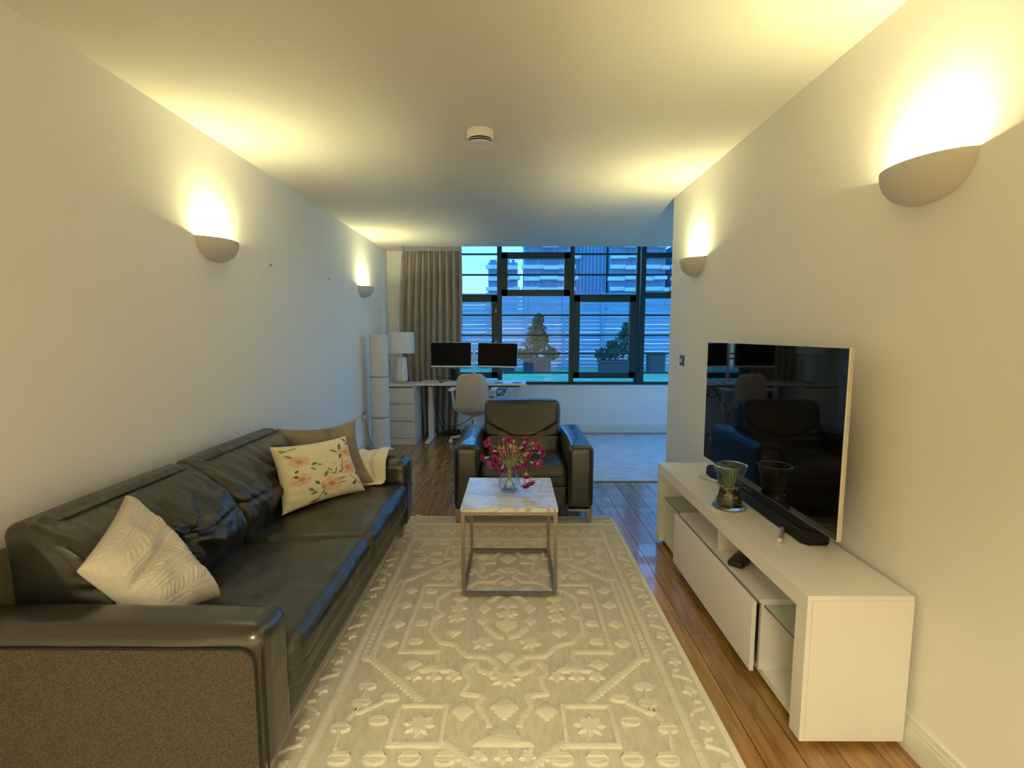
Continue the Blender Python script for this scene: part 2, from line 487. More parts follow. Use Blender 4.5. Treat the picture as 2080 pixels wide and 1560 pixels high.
def casement(a, b, z0, z1, w, y0=YG-.06):
    fr(a, z0, a+w, z1, y0, YG+.035, 'casement_stile'); fr(b-w, z0, b, z1, y0, YG+.035, 'casement_stile')
    fr(a, z0, b, z0+w, y0, YG+.035, 'casement_rail'); fr(a, z1-w, b, z1, y0, YG+.035, 'casement_rail')
casement(MX[1]+.03, MX[2]-.03, 1.985, 2.595, .085)             # top-hung light, second bay
casement(MX[2]+.03, MX[3]-.10, .80, 1.985, .085)               # side light, third bay
casement(MX[0]+.03, MX[1]-.03, .80, 1.985, .085)               # first bay, behind curtain
fr(MX[3]+.03, 1.95, MX[4]-.03, 2.03, YG-.05, YG+.035, 'transom')
fr(MX[3]+.03, 2.52, MX[4]-.03, 2.59, YG-.05, YG+.035, 'transom')
for z in (1.30, 1.75):
    bxo('casement_stay', M['steel'], win, MX[1]-.06, YG-.075, z, MX[1]-.045, YG-.06, z+.05)

# ================================================================== OUTSIDE
YF = 14.6
ter = tag(MB().box(-12, YW+.32, .20, 20, 17, .30).build('trim_2', M['terrace']), kind='structure')
ZG = .42
tag(MB().box(-10, YW+.6, .30, 18, YF-.1, ZG).build('artificial_turf', M['grass'], loc=(1, 10, .30)),
    'flat green artificial turf on the terrace outside the window', 'turf')
ft = 2.62
fence = thing('privacy_fence', (1, YF, .30), 'blue grey slatted privacy fence across the terrace outside the window', 'fence')
posts = [-3.0+1.12*i for i in range(12)]
for i, px in enumerate(posts):
    bxo('post', M['fence'], fence, px-.04, YF-.06, .30, px+.04, YF+.03, ft+.02)
nsl = 20
pit = (ft-.36)/nsl
for i in range(len(posts)-1):
    for k in range(nsl):
        z = .36+k*pit
        gap = .006 if (k*7+i*3) % 5 > 1 else .013
        bxo('slat', M['fence'], fence, posts[i]+.03, YF, z, posts[i+1]-.03, YF+.025, z+pit-gap)

def planter(x, w, d, h, y, label):
    t = thing('planter', (x, y, ZG), label, 'planter', 'planters on the terrace')
    mb = MB(); mb.box(x-w/2, y-d/2, ZG, x+w/2, y+d/2, ZG+h-.03)
    mb.build('tub', M['planter'], t)
    mb = MB(); r = .03
    mb.box(x-w/2-r, y-d/2-r, ZG+h-.06, x+w/2+r, y-d/2+r, ZG+h); mb.box(x-w/2-r, y+d/2-r, ZG+h-.06, x+w/2+r, y+d/2+r, ZG+h)
    mb.box(x-w/2-r, y-d/2+r, ZG+h-.06, x-w/2+r, y+d/2-r, ZG+h); mb.box(x+w/2-r, y-d/2+r, ZG+h-.06, x+w/2+r, y+d/2-r, ZG+h)
    mb.build('rim', M['planter'], t)
    bxo('soil', M['soil'], t, x-w/2+r, y-d/2+r, ZG+h-.04, x+w/2-r, y+d/2-r, ZG+h-.015)
    return ZG+h-.02

def shrub(x, y, z, blobs, label, n=420, lf=.075):
    t = thing('shrub', (x, y, z), label, 'shrub', 'shrubs on the terrace')
    top = max(b[2] for b in blobs)
    tr = MB().tube([(x, y, z-.0), (x+.02, y, z+top*.4), (x, y, z+top*.8)], [.03, .022, .01], 7)
    for b in blobs:
        tr.tube([(x, y, z+top*.15), (x+b[0]*.6, y+b[1]*.6, z+b[2]*.6), (x+b[0], y+b[1], z+b[2])], [.014, .01, .005], 5)
    tr.build('trunk', M['bark'], t)
    mb = MB()
    for i in range(n):
        b = random.choice(blobs)
        d = Vector((random.gauss(0, 1), random.gauss(0, 1), random.gauss(0, 1))).normalized()*random.random()**.4
        p = Vector((x+b[0]+d.x*b[3], y+b[1]+d.y*b[3], z+b[2]+d.z*b[4]))
        a = Vector((random.uniform(-1, 1), random.uniform(-1, 1), random.uniform(-.3, 1))).normalized()
        s = a.cross(Vector((random.random(), random.random(), random.random()))).normalized()
        l = lf*random.uniform(.7, 1.3)
        mb.add([p-a*l, p+s*l*.4, p+a*l, p-s*l*.4, p+a.cross(s)*l*.12], [(0, 1, 4), (1, 2, 4), (2, 3, 4), (3, 0, 4)])
    f = mb.build('foliage', M['leaf'], t); f['kind'] = 'stuff'
YP = 13.2
zt = planter(.62, .72, .42, .38, YP, 'dark rectangular planter under the pointed shrub outside the window')
shrub(.62, YP, zt, [(0, 0, .32, .42, .28), (.01, 0, .52, .33, .26), (.02, 0, .74, .24, .24), (.04, 0, .98, .13, .22), (-.5, .0, .12, .16, .13), (.42, 0, .12, .18, .14), (-.3, 0, .1, .2, .12)],
      'pointed dark green shrub in the planter behind the central window mullion', 1500)
zt = planter(-.25+.10, .34, .34, .30, YP, 'small dark square planter left of the pointed shrub')
shrub(-.15, YP, zt, [(0, 0, .12, .17, .10), (.1, 0, .18, .13, .1)], 'low leafy plant in the small square planter outside', 200)
zt = planter(2.72, .85, .42, .32, YP, 'dark planter under the leaning shrub seen through the third window bay')
shrub(2.72, YP, zt, [(.25, 0, .55, .25, .30), (.32, 0, .85, .17, .20), (-.30, 0, .18, .26, .17), (.05, 0, .25, .28, .2), (-.1, 0, .42, .12, .12)],
      'leaning dark shrub in the planter seen through the third window bay', 1100)
planter(3.80, .40, .40, .52, YP, 'tall dark planter beyond the right-hand window bay')

YT = 140.0
tag(MB().box(-60, YT-25, 5.8, 110, YT+40, 6.4).build('trim_3', M['terrace']), kind='structure')
def tower(name, x0, x1, z0, z1, label, seed, bands=True, step=3.0, bump=0):
    rnd = random.Random(seed)
    t = thing(name, ((x0+x1)/2, YT, z0), label, 'building')
    bxo('wall', M['tower'], t, x0, YT, z0, x1, YT+14, z1)
    z = z0+.6
    wm = None
    while z < z1-1:
        if bands:
            # projecting balcony band, staggered in depth and length
            k = rnd.random()
            xa = x0-.6*(k > .5); xb = x1+.6*(k < .6)
            bb = MB()
            seg = [xa]
            while seg[-1] < xb-5: seg.append(seg[-1]+rnd.uniform(3.5, 6))
            seg.append(xb)
            for i in range(len(seg)-1):
                d = 1.2+.8*(i % 2); o = .25*((i+int(z)) % 2)
                bb.box(seg[i], YT-d, z+o, seg[i+1], YT+.1, z+1.05+o)
            bb.build('balcony_band', M['band_wall'], t)
        wx = x0+.5
        while wx < x1-1:
            w = rnd.choice((.9, 1.4, 1.9))
            if wx+w < x1:
                o = MB().box(wx, YT-.12, z+1.15, wx+w, YT+.05, z+2.85).build('window', M['tower_glass'], t)
            wx += w+rnd.uniform(.25, .9)
        z += step
    return t
def tx(p): return (p-1044)*.1405
def tz(p): return 1.45+(677-p)*.1405
tower('apartment_tower', tx(1064), tx(1166), 6.4, 48, 'pale banded apartment tower filling the second window bay', 3)
tower('apartment_block', tx(993), tx(1052), 6.4, tz(537), 'stepped lower apartment block left of the banded tower', 5)
tower('apartment_tower', tx(1234), tx(1345), 6.4, 60, 'pale banded apartment tower filling the third window bay', 8)
t = thing('glass_tower', (tx(1199), YT+2, 6.4), 'blue glazed tower core with vertical fins between two banded towers', 'building')
bxo('curtain_wall', M['tower_glass'], t, tx(1168), YT+2, 6.4, tx(1230), YT+12, 60)
for i in range(9):
    xx = tx(1170)+i*(tx(1228)-tx(1170))/8
    bxo('fin', M['fin'], t, xx-.14, YT+1.5, 6.4, xx+.14, YT+2.05, 60)
tower('apartment_tower', tx(1358), tx(1440), 6.4, tz(505), 'banded apartment tower at the right end of the window', 12)

# ================================================================== RUG
UC, VC = -.035, 2.40
rug = thing('area_rug', (UC, VC, 0), 'cream area rug with raised geometric pile between sofa and television stand', 'rug')
HW, HL = .812, 1.372
MB().rbox(UC-HW, VC-HL, .0005, UC+HW, VC+HL, .007, .003, 2).build('base_weave', M['rug_base'], rug)
ZB, ZP = .006, .0172
for s in (-1, 1):
    MB().rbox(UC+s*(HW-.012)-.012, VC-HL, ZB-.003, UC+s*(HW-.012)+.012, VC+HL, .0105, .003, 2).build('edge_binding', M['rug_edge'], rug)
    MB().rbox(UC-HW, VC+s*(HL-.010)-.010, ZB-.003, UC+HW, VC+s*(HL-.010)+.010, .0105, .003, 2).build('edge_binding', M['rug_edge'], rug)

def blob(outlines, name):
    mb = MB()
    for pts in outlines:
        n = len(pts); cx = sum(p[0] for p in pts)/n; cy = sum(p[1] for p in pts)/n
        A = sum(pts[i][0]*pts[(i+1) % n][1]-pts[(i+1) % n][0]*pts[i][1] for i in range(n))
        if A < 0: pts = pts[::-1]
        vs = []
        for k, (ins, z) in enumerate(((0, ZB), (.05, (ZB+ZP)/2+.001), (.22, ZP))):
            for p in pts: vs.append((UC+p[0]+(cx-p[0])*ins, VC+p[1]+(cy-p[1])*ins, z))
        fs = [(r*n+i, r*n+(i+1) % n, (r+1)*n+(i+1) % n, (r+1)*n+i) for r in range(2) for i in range(n)]
        fs.append(tuple(2*n+i for i in range(n)))
        mb.add(vs, fs)
    return mb.build(name, M['rug_pile'], rug, smooth=True)

def ribbon(pts, w, name, scallop=0.0, step=.022, closed=False):
    P = [Vector((p[0], p[1])) for p in pts]
    if closed: P.append(P[0])
    if scallop:
        Q = []
        for i in range(len(P)-1):
            L = (P[i+1]-P[i]).length; k = max(1, int(L/step))*2
            for j in range(k): Q.append((P[i].lerp(P[i+1], j/k), 1+scallop*(1 if j % 2 else -1)))
        Q.append((P[-1], 1))
    else: Q = [(p, 1) for p in P]
    vs = []; n = len(Q)
    for i, (p, m) in enumerate(Q):
        a = Q[i-1][0] if i else (Q[-2][0] if closed else p); b = Q[i+1][0] if i < n-1 else (Q[1][0] if closed else p)
        d1 = (p-a); d2 = (b-p)
        if d1.length < 1e-6: d1 = d2
        if d2.length < 1e-6: d2 = d1
        d1.normalize(); d2.normalize()
        t = (d1+d2)
        if t.length < 1e-4: t = d1
        t.normalize(); nn = Vector((-t.y, t.x))
        c = max(.85, nn.dot(Vector((-d1.y, d1.x))))
        h = w/2*m/c
        for k, z in ((-1, ZB), (-.85, ZP-.002), (-.4, ZP), (.4, ZP), (.85, ZP-.002), (1, ZB)):
            vs.append((UC+p.x+nn.x*h*k, VC+p.y+nn.y*h*k, z))
    fs = []
    for i in range(n-1):
        for k in range(5): fs.append((i*6+k, (i+1)*6+k, (i+1)*6+k+1, i*6+k+1))
    if not closed:
        fs.append(tuple(range(6))); fs.append(tuple((n-1)*6+5-k for k in range(6)))
    fs = [f[::-1] for f in fs]
    return MB().add(vs, fs).build(name, M['rug_pile'], rug, smooth=True)

def rosette(u, v, r, k=6, sx=1, sy=1, depth=.22):
    n = k*4
    return [(u+sx*r*(1-depth+depth*cos(k*2*pi*i/n+pi))*cos(2*pi*i/n+.3), v+sy*r*(1-depth+depth*cos(k*2*pi*i/n+pi))*sin(2*pi*i/n+.3)) for i in range(n)]
def diamond(u, v, a, b, k=4):
    cs = [(a, 0), (0, b), (-a, 0), (0, -b)]; out = []
    for i in range(4):
        p, q = cs[i], cs[(i+1) % 4]
        for j in range(k):
            t = j/k; out.append((u+p[0]+(q[0]-p[0])*t, v+p[1]+(q[1]-p[1])*t))
            t = (j+.5)/k; m = 1.12
            out.append((u+(p[0]+(q[0]-p[0])*t)*m, v+(p[1]+(q[1]-p[1])*t)*m))
    return out
def bars(u, v, w=.042, h=.020):
    return [[(u-w, v+.004), (u+w, v+.004), (u+w*.8, v+h*.8), (u+w*.3, v+h*1.1), (u-w*.3, v+h*1.1), (u-w*.8, v+h*.8)],
            [(u-w, v-.004), (u-w*.8, v-h*.8), (u-w*.3, v-h*1.1), (u+w*.3, v-h*1.1), (u+w*.8, v-h*.8), (u+w, v-.004)]]
def crown(u, v, d):
    out = [[(u-.04, v+d*.055), (u+.04, v+d*.055), (u+.05, v+d*.02), (u+.095, v-d*.005), (u+.095, v-d*.02), (u-.095, v-d*.02), (u-.095, v-d*.005), (u-.05, v+d*.02)]]
    for k in (-.085, 0, .085): out.append(rosette(u+k, v-d*.042, .036, 5, 1.05, .95))
    return out
for s in (-1, 1):
    # long border stripes and the toothed ladder band
    ribbon([(s*.672, -1.10), (s*.672, 1.10)], .032, 'border_stripe')
    ribbon([(s*.60, -.33), (s*.60, .33)], .03, 'border_stripe')
    for k in range(22):
        v = -.32+k*.03
        MB().box(UC+s*.634-.013, VC+v-.006, ZB, UC+s*.634+.013, VC+v+.006, ZP-.002).build('ladder_tooth', M['rug_pile'], rug)
    # scroll band along the long edge
    for k in range(15):
        v = -1.26+k*.18
        if v < -.95: continue
        blob([rosette(s*.745, v, .032, 5)], 'border_flower')
        q = 1 if k % 2 else -1
        ribbon([(s*(.742-.035*q), v+.05), (s*(.742-.01*q), v+.075), (s*(.742+.03*q), v+.09), (s*(.742+.03*q), v+.115), (s*(.742), v+.12)], .014, 'border_scroll')
    ribbon([(-.655, s*.925), (.655, s*.925)], .03, 'border_stripe')
    ribbon([(-.80, s*1.205), (.80, s*1.205)], .022, 'border_stripe')
    if s > 0:
        for k in range(9):
            u = -.62+k*.155
            blob([rosette(u, s*1.06, .045, 6)], 'border_flower')
            if k < 8:
                q = 1 if k % 2 else -1
                ribbon([(u+.05, s*(1.06-.05*q)), (u+.07, s*(1.06-.01*q)), (u+.10, s*(1.06+.05*q)), (u+.12, s*(1.06+.03*q))], .018, 'border_scroll')
for sv in (-1, 1):
    for su in (-1, 1):
        U = lambda u: su*u
        V = lambda v: sv*v
        ribbon([(U(.64), V(.345)), (U(.60), V(.345)), (U(.32), V(.61))], .034, 'rope_motif', .28, .024)
        ribbon([(U(.215), V(.80)), (U(.075), V(.915))], .034, 'rope_motif', .28, .024)
        q = [(U(.225), V(.625)), (U(.405), V(.625)), (U(.405), V(.81)), (U(.225), V(.81))]
        ribbon(q, .026, 'square_motif', 0, closed=True)
        blob([rosette(U(.315), V(.72), .062, 8, 1, .95)], 'flower_motif')
        ribbon([(U(.477), 0), (U(.477), V(.30)), (U(.30), V(.30)), (U(.30), V(.37))], .030, 'frame_motif')
        blob(crown(U(.30), V(.42), -sv), 'crown_motif')
        ribbon([(0.0 if False else U(.33), V(-.0)), (U(.372), V(.04)), (U(.368), V(.157)), (U(.31), V(.232)), (U(.24), V(.25)), (U(.175), V(.33)), (U(.085), V(.335)),
                (U(.03), V(.395)), (U(.06), V(.45)), (U(.115), V(.42)), (U(.13), V(.37)), (U(.17), V(.40)), (U(.175), V(.44)), (U(.145), V(.48)), (U(.17), V(.56)), (U(.085), V(.575)),
                (U(.105), V(.625)), (U(.07), V(.68)), (U(.055), V(.73))], .027, 'medallion_outline', .16, .02)
        blob([rosette(U(.255), V(.03) if sv < 0 else V(.06), .05, 6)], 'flower_motif')
        blob([rosette(U(.112), V(.235), .055, 6)], 'flower_motif')
        blob([diamond(U(.255), V(.15), .042, .042)], 'diamond_motif')
        blob([diamond(U(.407), V(.385), .045, .035, 3)], 'diamond_motif')
        blob([diamond(U(.16), V(.65), .045, .05, 3)], 'diamond_motif')
        for v in (.08, .225): blob(bars(U(.425), V(v), .036, .019), 'bar_motif')
        for v in (.085, .235): blob([diamond(U(.543), V(v), .042, .036, 3)], 'diamond_motif')
        # corner field: bar pairs and plant motifs
        for u in (.20, .32, .44, .56): blob(bars(U(u), V(.865), .042, .026), 'bar_motif')
        for u, v in ((.47, .70), (.455, .585), (.56, .61), (.565, .52), (.60, .735)): blob(bars(U(u), V(v), .04, .02), 'bar_motif')
        ribbon([(U(.475), V(.605)), (U(.53), V(.645)), (U(.56), V(.665)), (U(.575), V(.65))], .020, 'stem_motif', .2)
        ribbon([(U(.56), V(.63)), (U(.59), V(.70))], .016, 'stem_motif'); ribbon([(U(.565), V(.54)), (U(.565), V(.585))], .016, 'stem_motif')
        ribbon([(U(.60), V(.755)), (U(.585), V(.83))], .018, 'stem_motif')
        ribbon([(U(.008), V(.195)), (U(.05), V(.18)), (U(.10), V(.115))], .030, 'medallion_outline')
        blob([diamond(U(.118), V(.055), .034, .045, 3)], 'leaf_motif')
    blob([diamond(0, sv*.325, .045, .05, 3)], 'diamond_motif')
    blob([rosette(0, sv*.475, .062, 8, 1.15, .9)], 'flower_motif')
    blob([diamond(0, sv*.63, .058, .065, 4)], 'diamond_motif')
    blob([[(-.05, sv*.735), (.05, sv*.735), (.06, sv*.77), (.11, sv*.80), (.11, sv*.815), (-.11, sv*.815), (-.11, sv*.80), (-.06, sv*.77)]], 'vase_motif')
    for u in (-.085, 0, .085): blob([rosette(u, sv*.855, .036, 5, 1, 1)], 'flower_motif')
    blob([[(0, sv*.155), (.055, sv*.10), (.055, sv*.06), (.025, sv*.07), (0, sv*.04), (-.025, sv*.07), (-.055, sv*.06), (-.055, sv*.10)]], 'palmette_motif')
blob([rosette(0, 0, .05, 8, 1.2, .8)], 'flower_motif')

rug2 = thing('study_rug', (1.7, 5.8, 0), 'pale blue rug on the floor under the window beyond the armchair', 'rug')
MB().rbox(.72, 4.71, .0005, 2.95, 6.90, .012, .005, 2).build('pile', M['rug2'], rug2)
bxo('edge_binding', mat('rug2_edge', (.35, .30, .30), .9), rug2, .715, 4.700, .0005, 2.955, 4.712, .010)

# ================================================================== SOFA
sofa = thing('leather_sofa', (-1.22, 2.40, 0), 'long dark leather two-cushion sofa with felt side panel along left wall', 'sofa')
SX0, SX1 = -1.72, -.735          # rear / front
A0, A1, A2, A3 = 1.335, 1.515, 3.225, 3.455
ZA = .59
def armshape(y0, y1, name, outer):
    half = ((SX1-SX0+.02)/2, (y1-y0)/2, (ZA-.13)/2)
    def fn(q, w): return .003*nz(w, 9, 3)+.0025*nz((w[0]*5, w[1]*25, w[2]*25), 1, 9)
    return softbox(half, .05, 26, fn, (0.0, .004, .008),
                   lambda w: ((SX0+SX1)/2+w.x, (y0+y1)/2+w.y, .13+half[2]+w.z-.02*(w.x < -.3)*0)).build(name, M['leather_arm'], sofa, smooth='all')
armshape(A0, A1, 'armrest', True)
armshape(A2, A3, 'armrest', False)
# felt panel on the near outer side, with a seam all round
pts = []
fx0, fx1, fz0, fz1, rr = SX0-.02, SX1-.012, .135, ZA-.045, .05
outl = [(fx0, fz0), (fx1, fz0)]
for k in range(7):
    a = k/6*pi/2; outl.append((fx1-rr+rr*cos(a), fz1-rr+rr*sin(a)))
outl.append((fx0, fz1))
n = len(outl); mb = MB()
vs = [(p[0], A0-.006, p[1]) for p in outl]+[(p[0], A0+.02, p[1]) for p in outl]
mb.add(vs, [tuple(range(n)), tuple(range(2*n-1, n-1, -1))]+[(i, i+n, (i+1) % n+n, (i+1) % n) for i in range(n)])
fp = mb.build('side_panel', M['felt'], sofa); fp['label'] = 'brown grey felt side panel'
MB().tube([(p[0], A0-.006, p[1]) for p in outl[1:]], .0035, 6).build('panel_seam', M['seam'], fp)
# seams on the arms' front faces
for y0, y1 in ((A0, A1), (A2, A3)):
    MB().tube([(SX1+.006, y0+.006, .16), (SX1+.006, y0+.008, ZA-.10), (SX1-.004, y0+.03, ZA-.03), (SX1-.035, y0+.06, ZA-.0005)], .003, 6).build('seam', M['seam'], sofa)
# base rail and rear frame
softbox(((SX1-SX0-.03)/2, (A2-A1)/2+.01, .07), .02, 14, lambda q, w: .003*nz((w[0], w[1]*9, w[2]*3), 1.0, 5),
        (0, 0, 0), lambda w: ((SX0+SX1-.03)/2+w.x, (A1+A2)/2+w.y, .20+w.z)).build('base_rail', M['leather'], sofa, smooth='all')
MB().rbox(-1.775, A0+.01, .13, -1.675, A3-.01, .715, .03, 3).build('rear_frame', M['felt'], sofa, smooth=True)
# seat cushions
ym = (A1+A2)/2
for i, (y0, y1) in enumerate(((A1-.005, ym), (ym, A2+.005))):
    half = (.335, (y1-y0)/2-.001, .098)
    cx, cy, cz = -.71-.335, (y0+y1)/2, .337
    def fn(q, w, i=i):
        wr = .0045*nz((w[0]*5+i*3, w[1]*16, w[2]*4), 1, i)+.010*nz((w[0]*3, w[1]*3.5, 0), 1, 7+i)
        wr += .0055*nz((w[0]*13, w[1]*13+w[0]*9, w[2]*9), 1, 2+i)*(1 if q.z > -.2 else .4)
        return wr - .004*exp(-((w[2]+.0)/.006)**2)*(q.x > .9)
    softbox(half, .058, 44, fn, (.012, 0, .018), lambda w: (cx+w.x, cy+w.y, cz+w.z+.02*(w.x/.335))).build('seat_cushion', M['leather'], sofa, smooth='all')
    MB().tube([(-.706, y0+.05, .405), (-.699, cy, .408), (-.706, y1-.05, .405)], .0028, 6).build('seam', M['seam'], sofa)
# back cushions: leaning, tufted
def xfront(z):
    t = [(.36, -1.34), (.44, -1.335), (.52, -1.315), (.60, -1.325), (.68, -1.385), (.75, -1.475), (.80, -1.56), (.86, -1.60)]
    for k in range(len(t)-1):
        if z <= t[k+1][0]:
            f = (z-t[k][0])/(t[k+1][0]-t[k][0]); return t[k][1]+(t[k+1][1]-t[k][1])*max(0, f)
    return t[-1][1]
for i, (y0, y1) in enumerate(((A1+.035, ym), (ym, A2+.06))):
    half = (.09, (y1-y0)/2, .225); cy = (y0+y1)/2; cz = .592
    ty = cy+.02; tz_ = .60
    def fn(q, w, i=i, ty=ty, cy=cy):
        if q.x < .2: return 0
        dy = w.y+cy-ty; dz = w.z+cz-tz_
        r = sqrt(dy*dy+dz*dz*1.3)
        k = -.034*exp(-(r/.035)**2) - .011*exp(-(dz/.011)**2)*(1-.3*q.y**2)
        a = atan2(dz, dy)
        k += .015*sin(8*a+1.2*sin(3*a))*exp(-((r-.10)/.095)**2)
        k += (.017*abs(nz((w.y*17+w.z*10, w.z*4, i*5), 1, 3))-.004)*(1 if q.z > 0 else .6)*min(1, r/.1)
        k += .006*nz((w.y*30-w.z*14, w.z*9, i*5), 1, 3)*min(1, r/.1)
        k += .010*nz((w.y*6, w.z*5, i*5), 1, 6)
        return k*min(1, (q.x-.2)/.3)
    def wm(w, cy=cy):
        z = cz+w.z
        xf_ = xfront(z); xb = -1.70
        f = (w.x+.09)/.18
        return (xb+(xf_-xb)*f, cy+w.y, z)
    softbox(half, .045, 54, fn, (.0, .004, .006), wm).build('back_cushion', M['leather'], sofa, smooth='all')
    zt_ = .806
    sd_ = [(-1.70+.928*(xfront(.50+.045*k)+1.70)+.004, y0+.014, .50+.045*k) for k in range(6)] if i == 0 else []
    MB().tube(sd_+[(-1.574, y0+.045, zt_-.02), (-1.569, y0+.08, zt_), (-1.568, cy, zt_+.002), (-1.569, y1-.08, zt_), (-1.574, y1-.045, zt_-.02)], .003, 6).build('seam', M['seam'], sofa)
for (x, y, zf) in ((-.80, A0+.14, .0155), (-.80, A3-.09, .0155), (-1.64, A0+.14, 0), (-1.64, A3-.09, 0)):
    mb = MB().hexa([(x-.022, y-.02, zf), (x+.015, y-.02, zf), (x+.015, y+.02, zf), (x-.022, y+.02, zf), (x-.03, y-.025, .135), (x+.025, y-.025, .135), (x+.025, y+.025, .135), (x-.03, y+.025, .135)])
    mb.build('leg', M['steel'], sofa)

# ------------------------------------------------------------------ cushions and throw
def knit(u, v):
    # cable columns running along v, twisted, between ribbed columns
    p = (v*8) % 1.0; k = int(v*8)
    if k % 2:
        q = .0060*abs(sin(pi*(u*14+(p-.5)*(1.6 if (k//2) % 2 else -1.6))))*sin(pi*p)
    else:
        q = .0028*abs(sin(pi*p*3))
    fold = -.030*exp(-((v-.47-.10*u)/.045)**2)*max(0, sin(pi*min(1, u*.95+.12)))+.012*exp(-((v-.60-.10*u)/.06)**2)
    return q+fold
mb, uv = pillow([(-1.215, 1.545, .462), (-1.115, 1.775, .455), (-1.535, 1.885, .812), (-1.385, 1.485, .70)], .19, 130, .03, knit, 3, .42, .35)
o = mb.build('knit_cushion', M['knit'], None, (-1.33, 1.72, .45), 'all'); weld(o)
tag(o, 'off-white cable knit cushion slumped in the near corner of the sofa', 'cushion', 'cushions on the sofa')

fl_c = [(-1.295, 2.66, .435), (-.955, 3.075, .445), (-1.085, 3.115, .792), (-1.40, 2.765, .80)]
mb, uv = pillow(fl_c, .15, 150, .045, lambda u, v: .004*sin(v*46+2*sin(u*9))*exp(-u/.16), 8, .5)
FL = [(.225, .70, .135, .095, 0), (.56, .24, .15, .125, 1), (.84, .45, .135, .14, 2), (.88, .72, .14, .10, 3), (.20, .42, .14, .10, 4), (.66, .56, .07, .045, 5), (.93, .14, .06, .05, 6)]
LV = [(.08, .90, .05, .018, -.5), (.12, .80, .055, .02, -.6), (.40, .63, .045, .018, .3), (.37, .55, .045, .018, -.7), (.46, .60, .04, .016, -.2), (.70, .78, .06, .022, -.6), (.80, .83, .06, .024, 1.3), (.78, .67, .05, .022, 1.1),
      (.92, .93, .05, .02, -1.0), (.38, .31, .05, .022, -.9), (.30, .22, .055, .024, -.8), (.33, .16, .045, .018, .2), (.52, .42, .06, .03, 1.0), (.66, .44, .06, .014, 1.2), (.62, .40, .06, .014, -.5),
      (.72, .41, .05, .012, .5), (.46, .10, .05, .02, -1.1), (.72, .29, .07, .012, .1), (.70, .22, .06, .012, -.1), (.96, .33, .05, .022, .9), (.33, .035, .05, .02, .4), (.86, .17, .05, .025, .8), (.16, .55, .035, .02, .7), (.14, .47, .035, .02, -.5),
      (.95, .86, .05, .016, .3), (.58, .48, .045, .012, -.9), (.44, .22, .04, .014, .9)]
rndp = random.Random(4)
def floral_color(u, v):
    c = Vector((.80, .755, .60))
    for (a, b, ra, rb, k) in FL:
        dx, dy = (u-a)/ra, (v-b)/rb
        r = sqrt(dx*dx+dy*dy); t = atan2(dy, dx)
        edge = .74+.26*abs(sin(2.5*t+k))**.6
        if r < edge:
            p = .5+.5*sin(5*t+k+2*r); q = .5+.5*sin(17*t+3*r)
            pc = Vector((.78, .45, .36)).lerp(Vector((.85, .66, .55)), min(1, .25+.75*p*r+.15*q))
            if r < .30: pc = Vector((.70, .40, .12)).lerp(Vector((.50, .24, .10)), q)
            if r > edge-.06: pc = pc*.88
            if r > .32 and abs(sin(2.5*t+k)) < .16: pc = pc*.80
            if r > .3 and .30 < (r+.12*sin(9*t)) % .36 < .36: pc = pc*.93
            c = pc if k not in (5, 6) else c.lerp(pc, .4)
    for (a, b, la, lb, ang) in LV:
        dx, dy = u-a, v-b
        x_ = dx*cos(ang)+dy*sin(ang); y_ = -dx*sin(ang)+dy*cos(ang)
        w = lb*max(0, 1-(x_/la)**2)
        if abs(x_) < la and abs(y_) < w:
            g = Vector((.13, .16, .045)) if (int(a*100)+int(b*100)) % 2 else Vector((.28, .31, .12))
            c = g*(.75+.6*abs(y_)/max(1e-4, w))
    for (x0, y0, x1, y1) in ((.84, .30, 1.0, .05), (.36, .02, .48, .22), (.75, .42, .80, .62), (.05, .88, .25, .93)):
        t = max(0, min(1, ((u-x0)*(x1-x0)+(v-y0)*(y1-y0))/((x1-x0)**2+(y1-y0)**2)))
        if sqrt((u-x0-t*(x1-x0))**2+(v-y0-t*(y1-y0))**2) < .006: c = Vector((.20, .12, .05))
    return c
o = mb.build('floral_cushion', M['floral'], None, (-1.18, 2.90, .45), 'all')
ca = o.data.color_attributes.new('print', 'FLOAT_COLOR', 'POINT')
buf = []
for (u, v, s) in uv:
    c = floral_color(u, v) if s > 0 else Vector((.78, .73, .60))
    buf += [c.x, c.y, c.z, 1]
ca.data.foreach_set('color', buf)
tag(o, 'cream cushion with pink flower and green leaf print on the sofa', 'cushion', 'cushions on the sofa')

mb, uv = pillow([(-1.36, 3.02, .45), (-.915, 3.185, .45), (-1.045, 3.215, .885), (-1.515, 3.09, .85)], .13, 60, .09,
                lambda u, v: -.03*exp(-((u-.60)/.05)**2)*max(0, v-.5)*2, 12, .5)
o = mb.build('taupe_cushion', M['taupe'], None, (-1.2, 3.1, .45), 'all'); weld(o)
tag(o, 'taupe velvet cushion behind the floral cushion at the sofa end', 'cushion', 'cushions on the sofa')

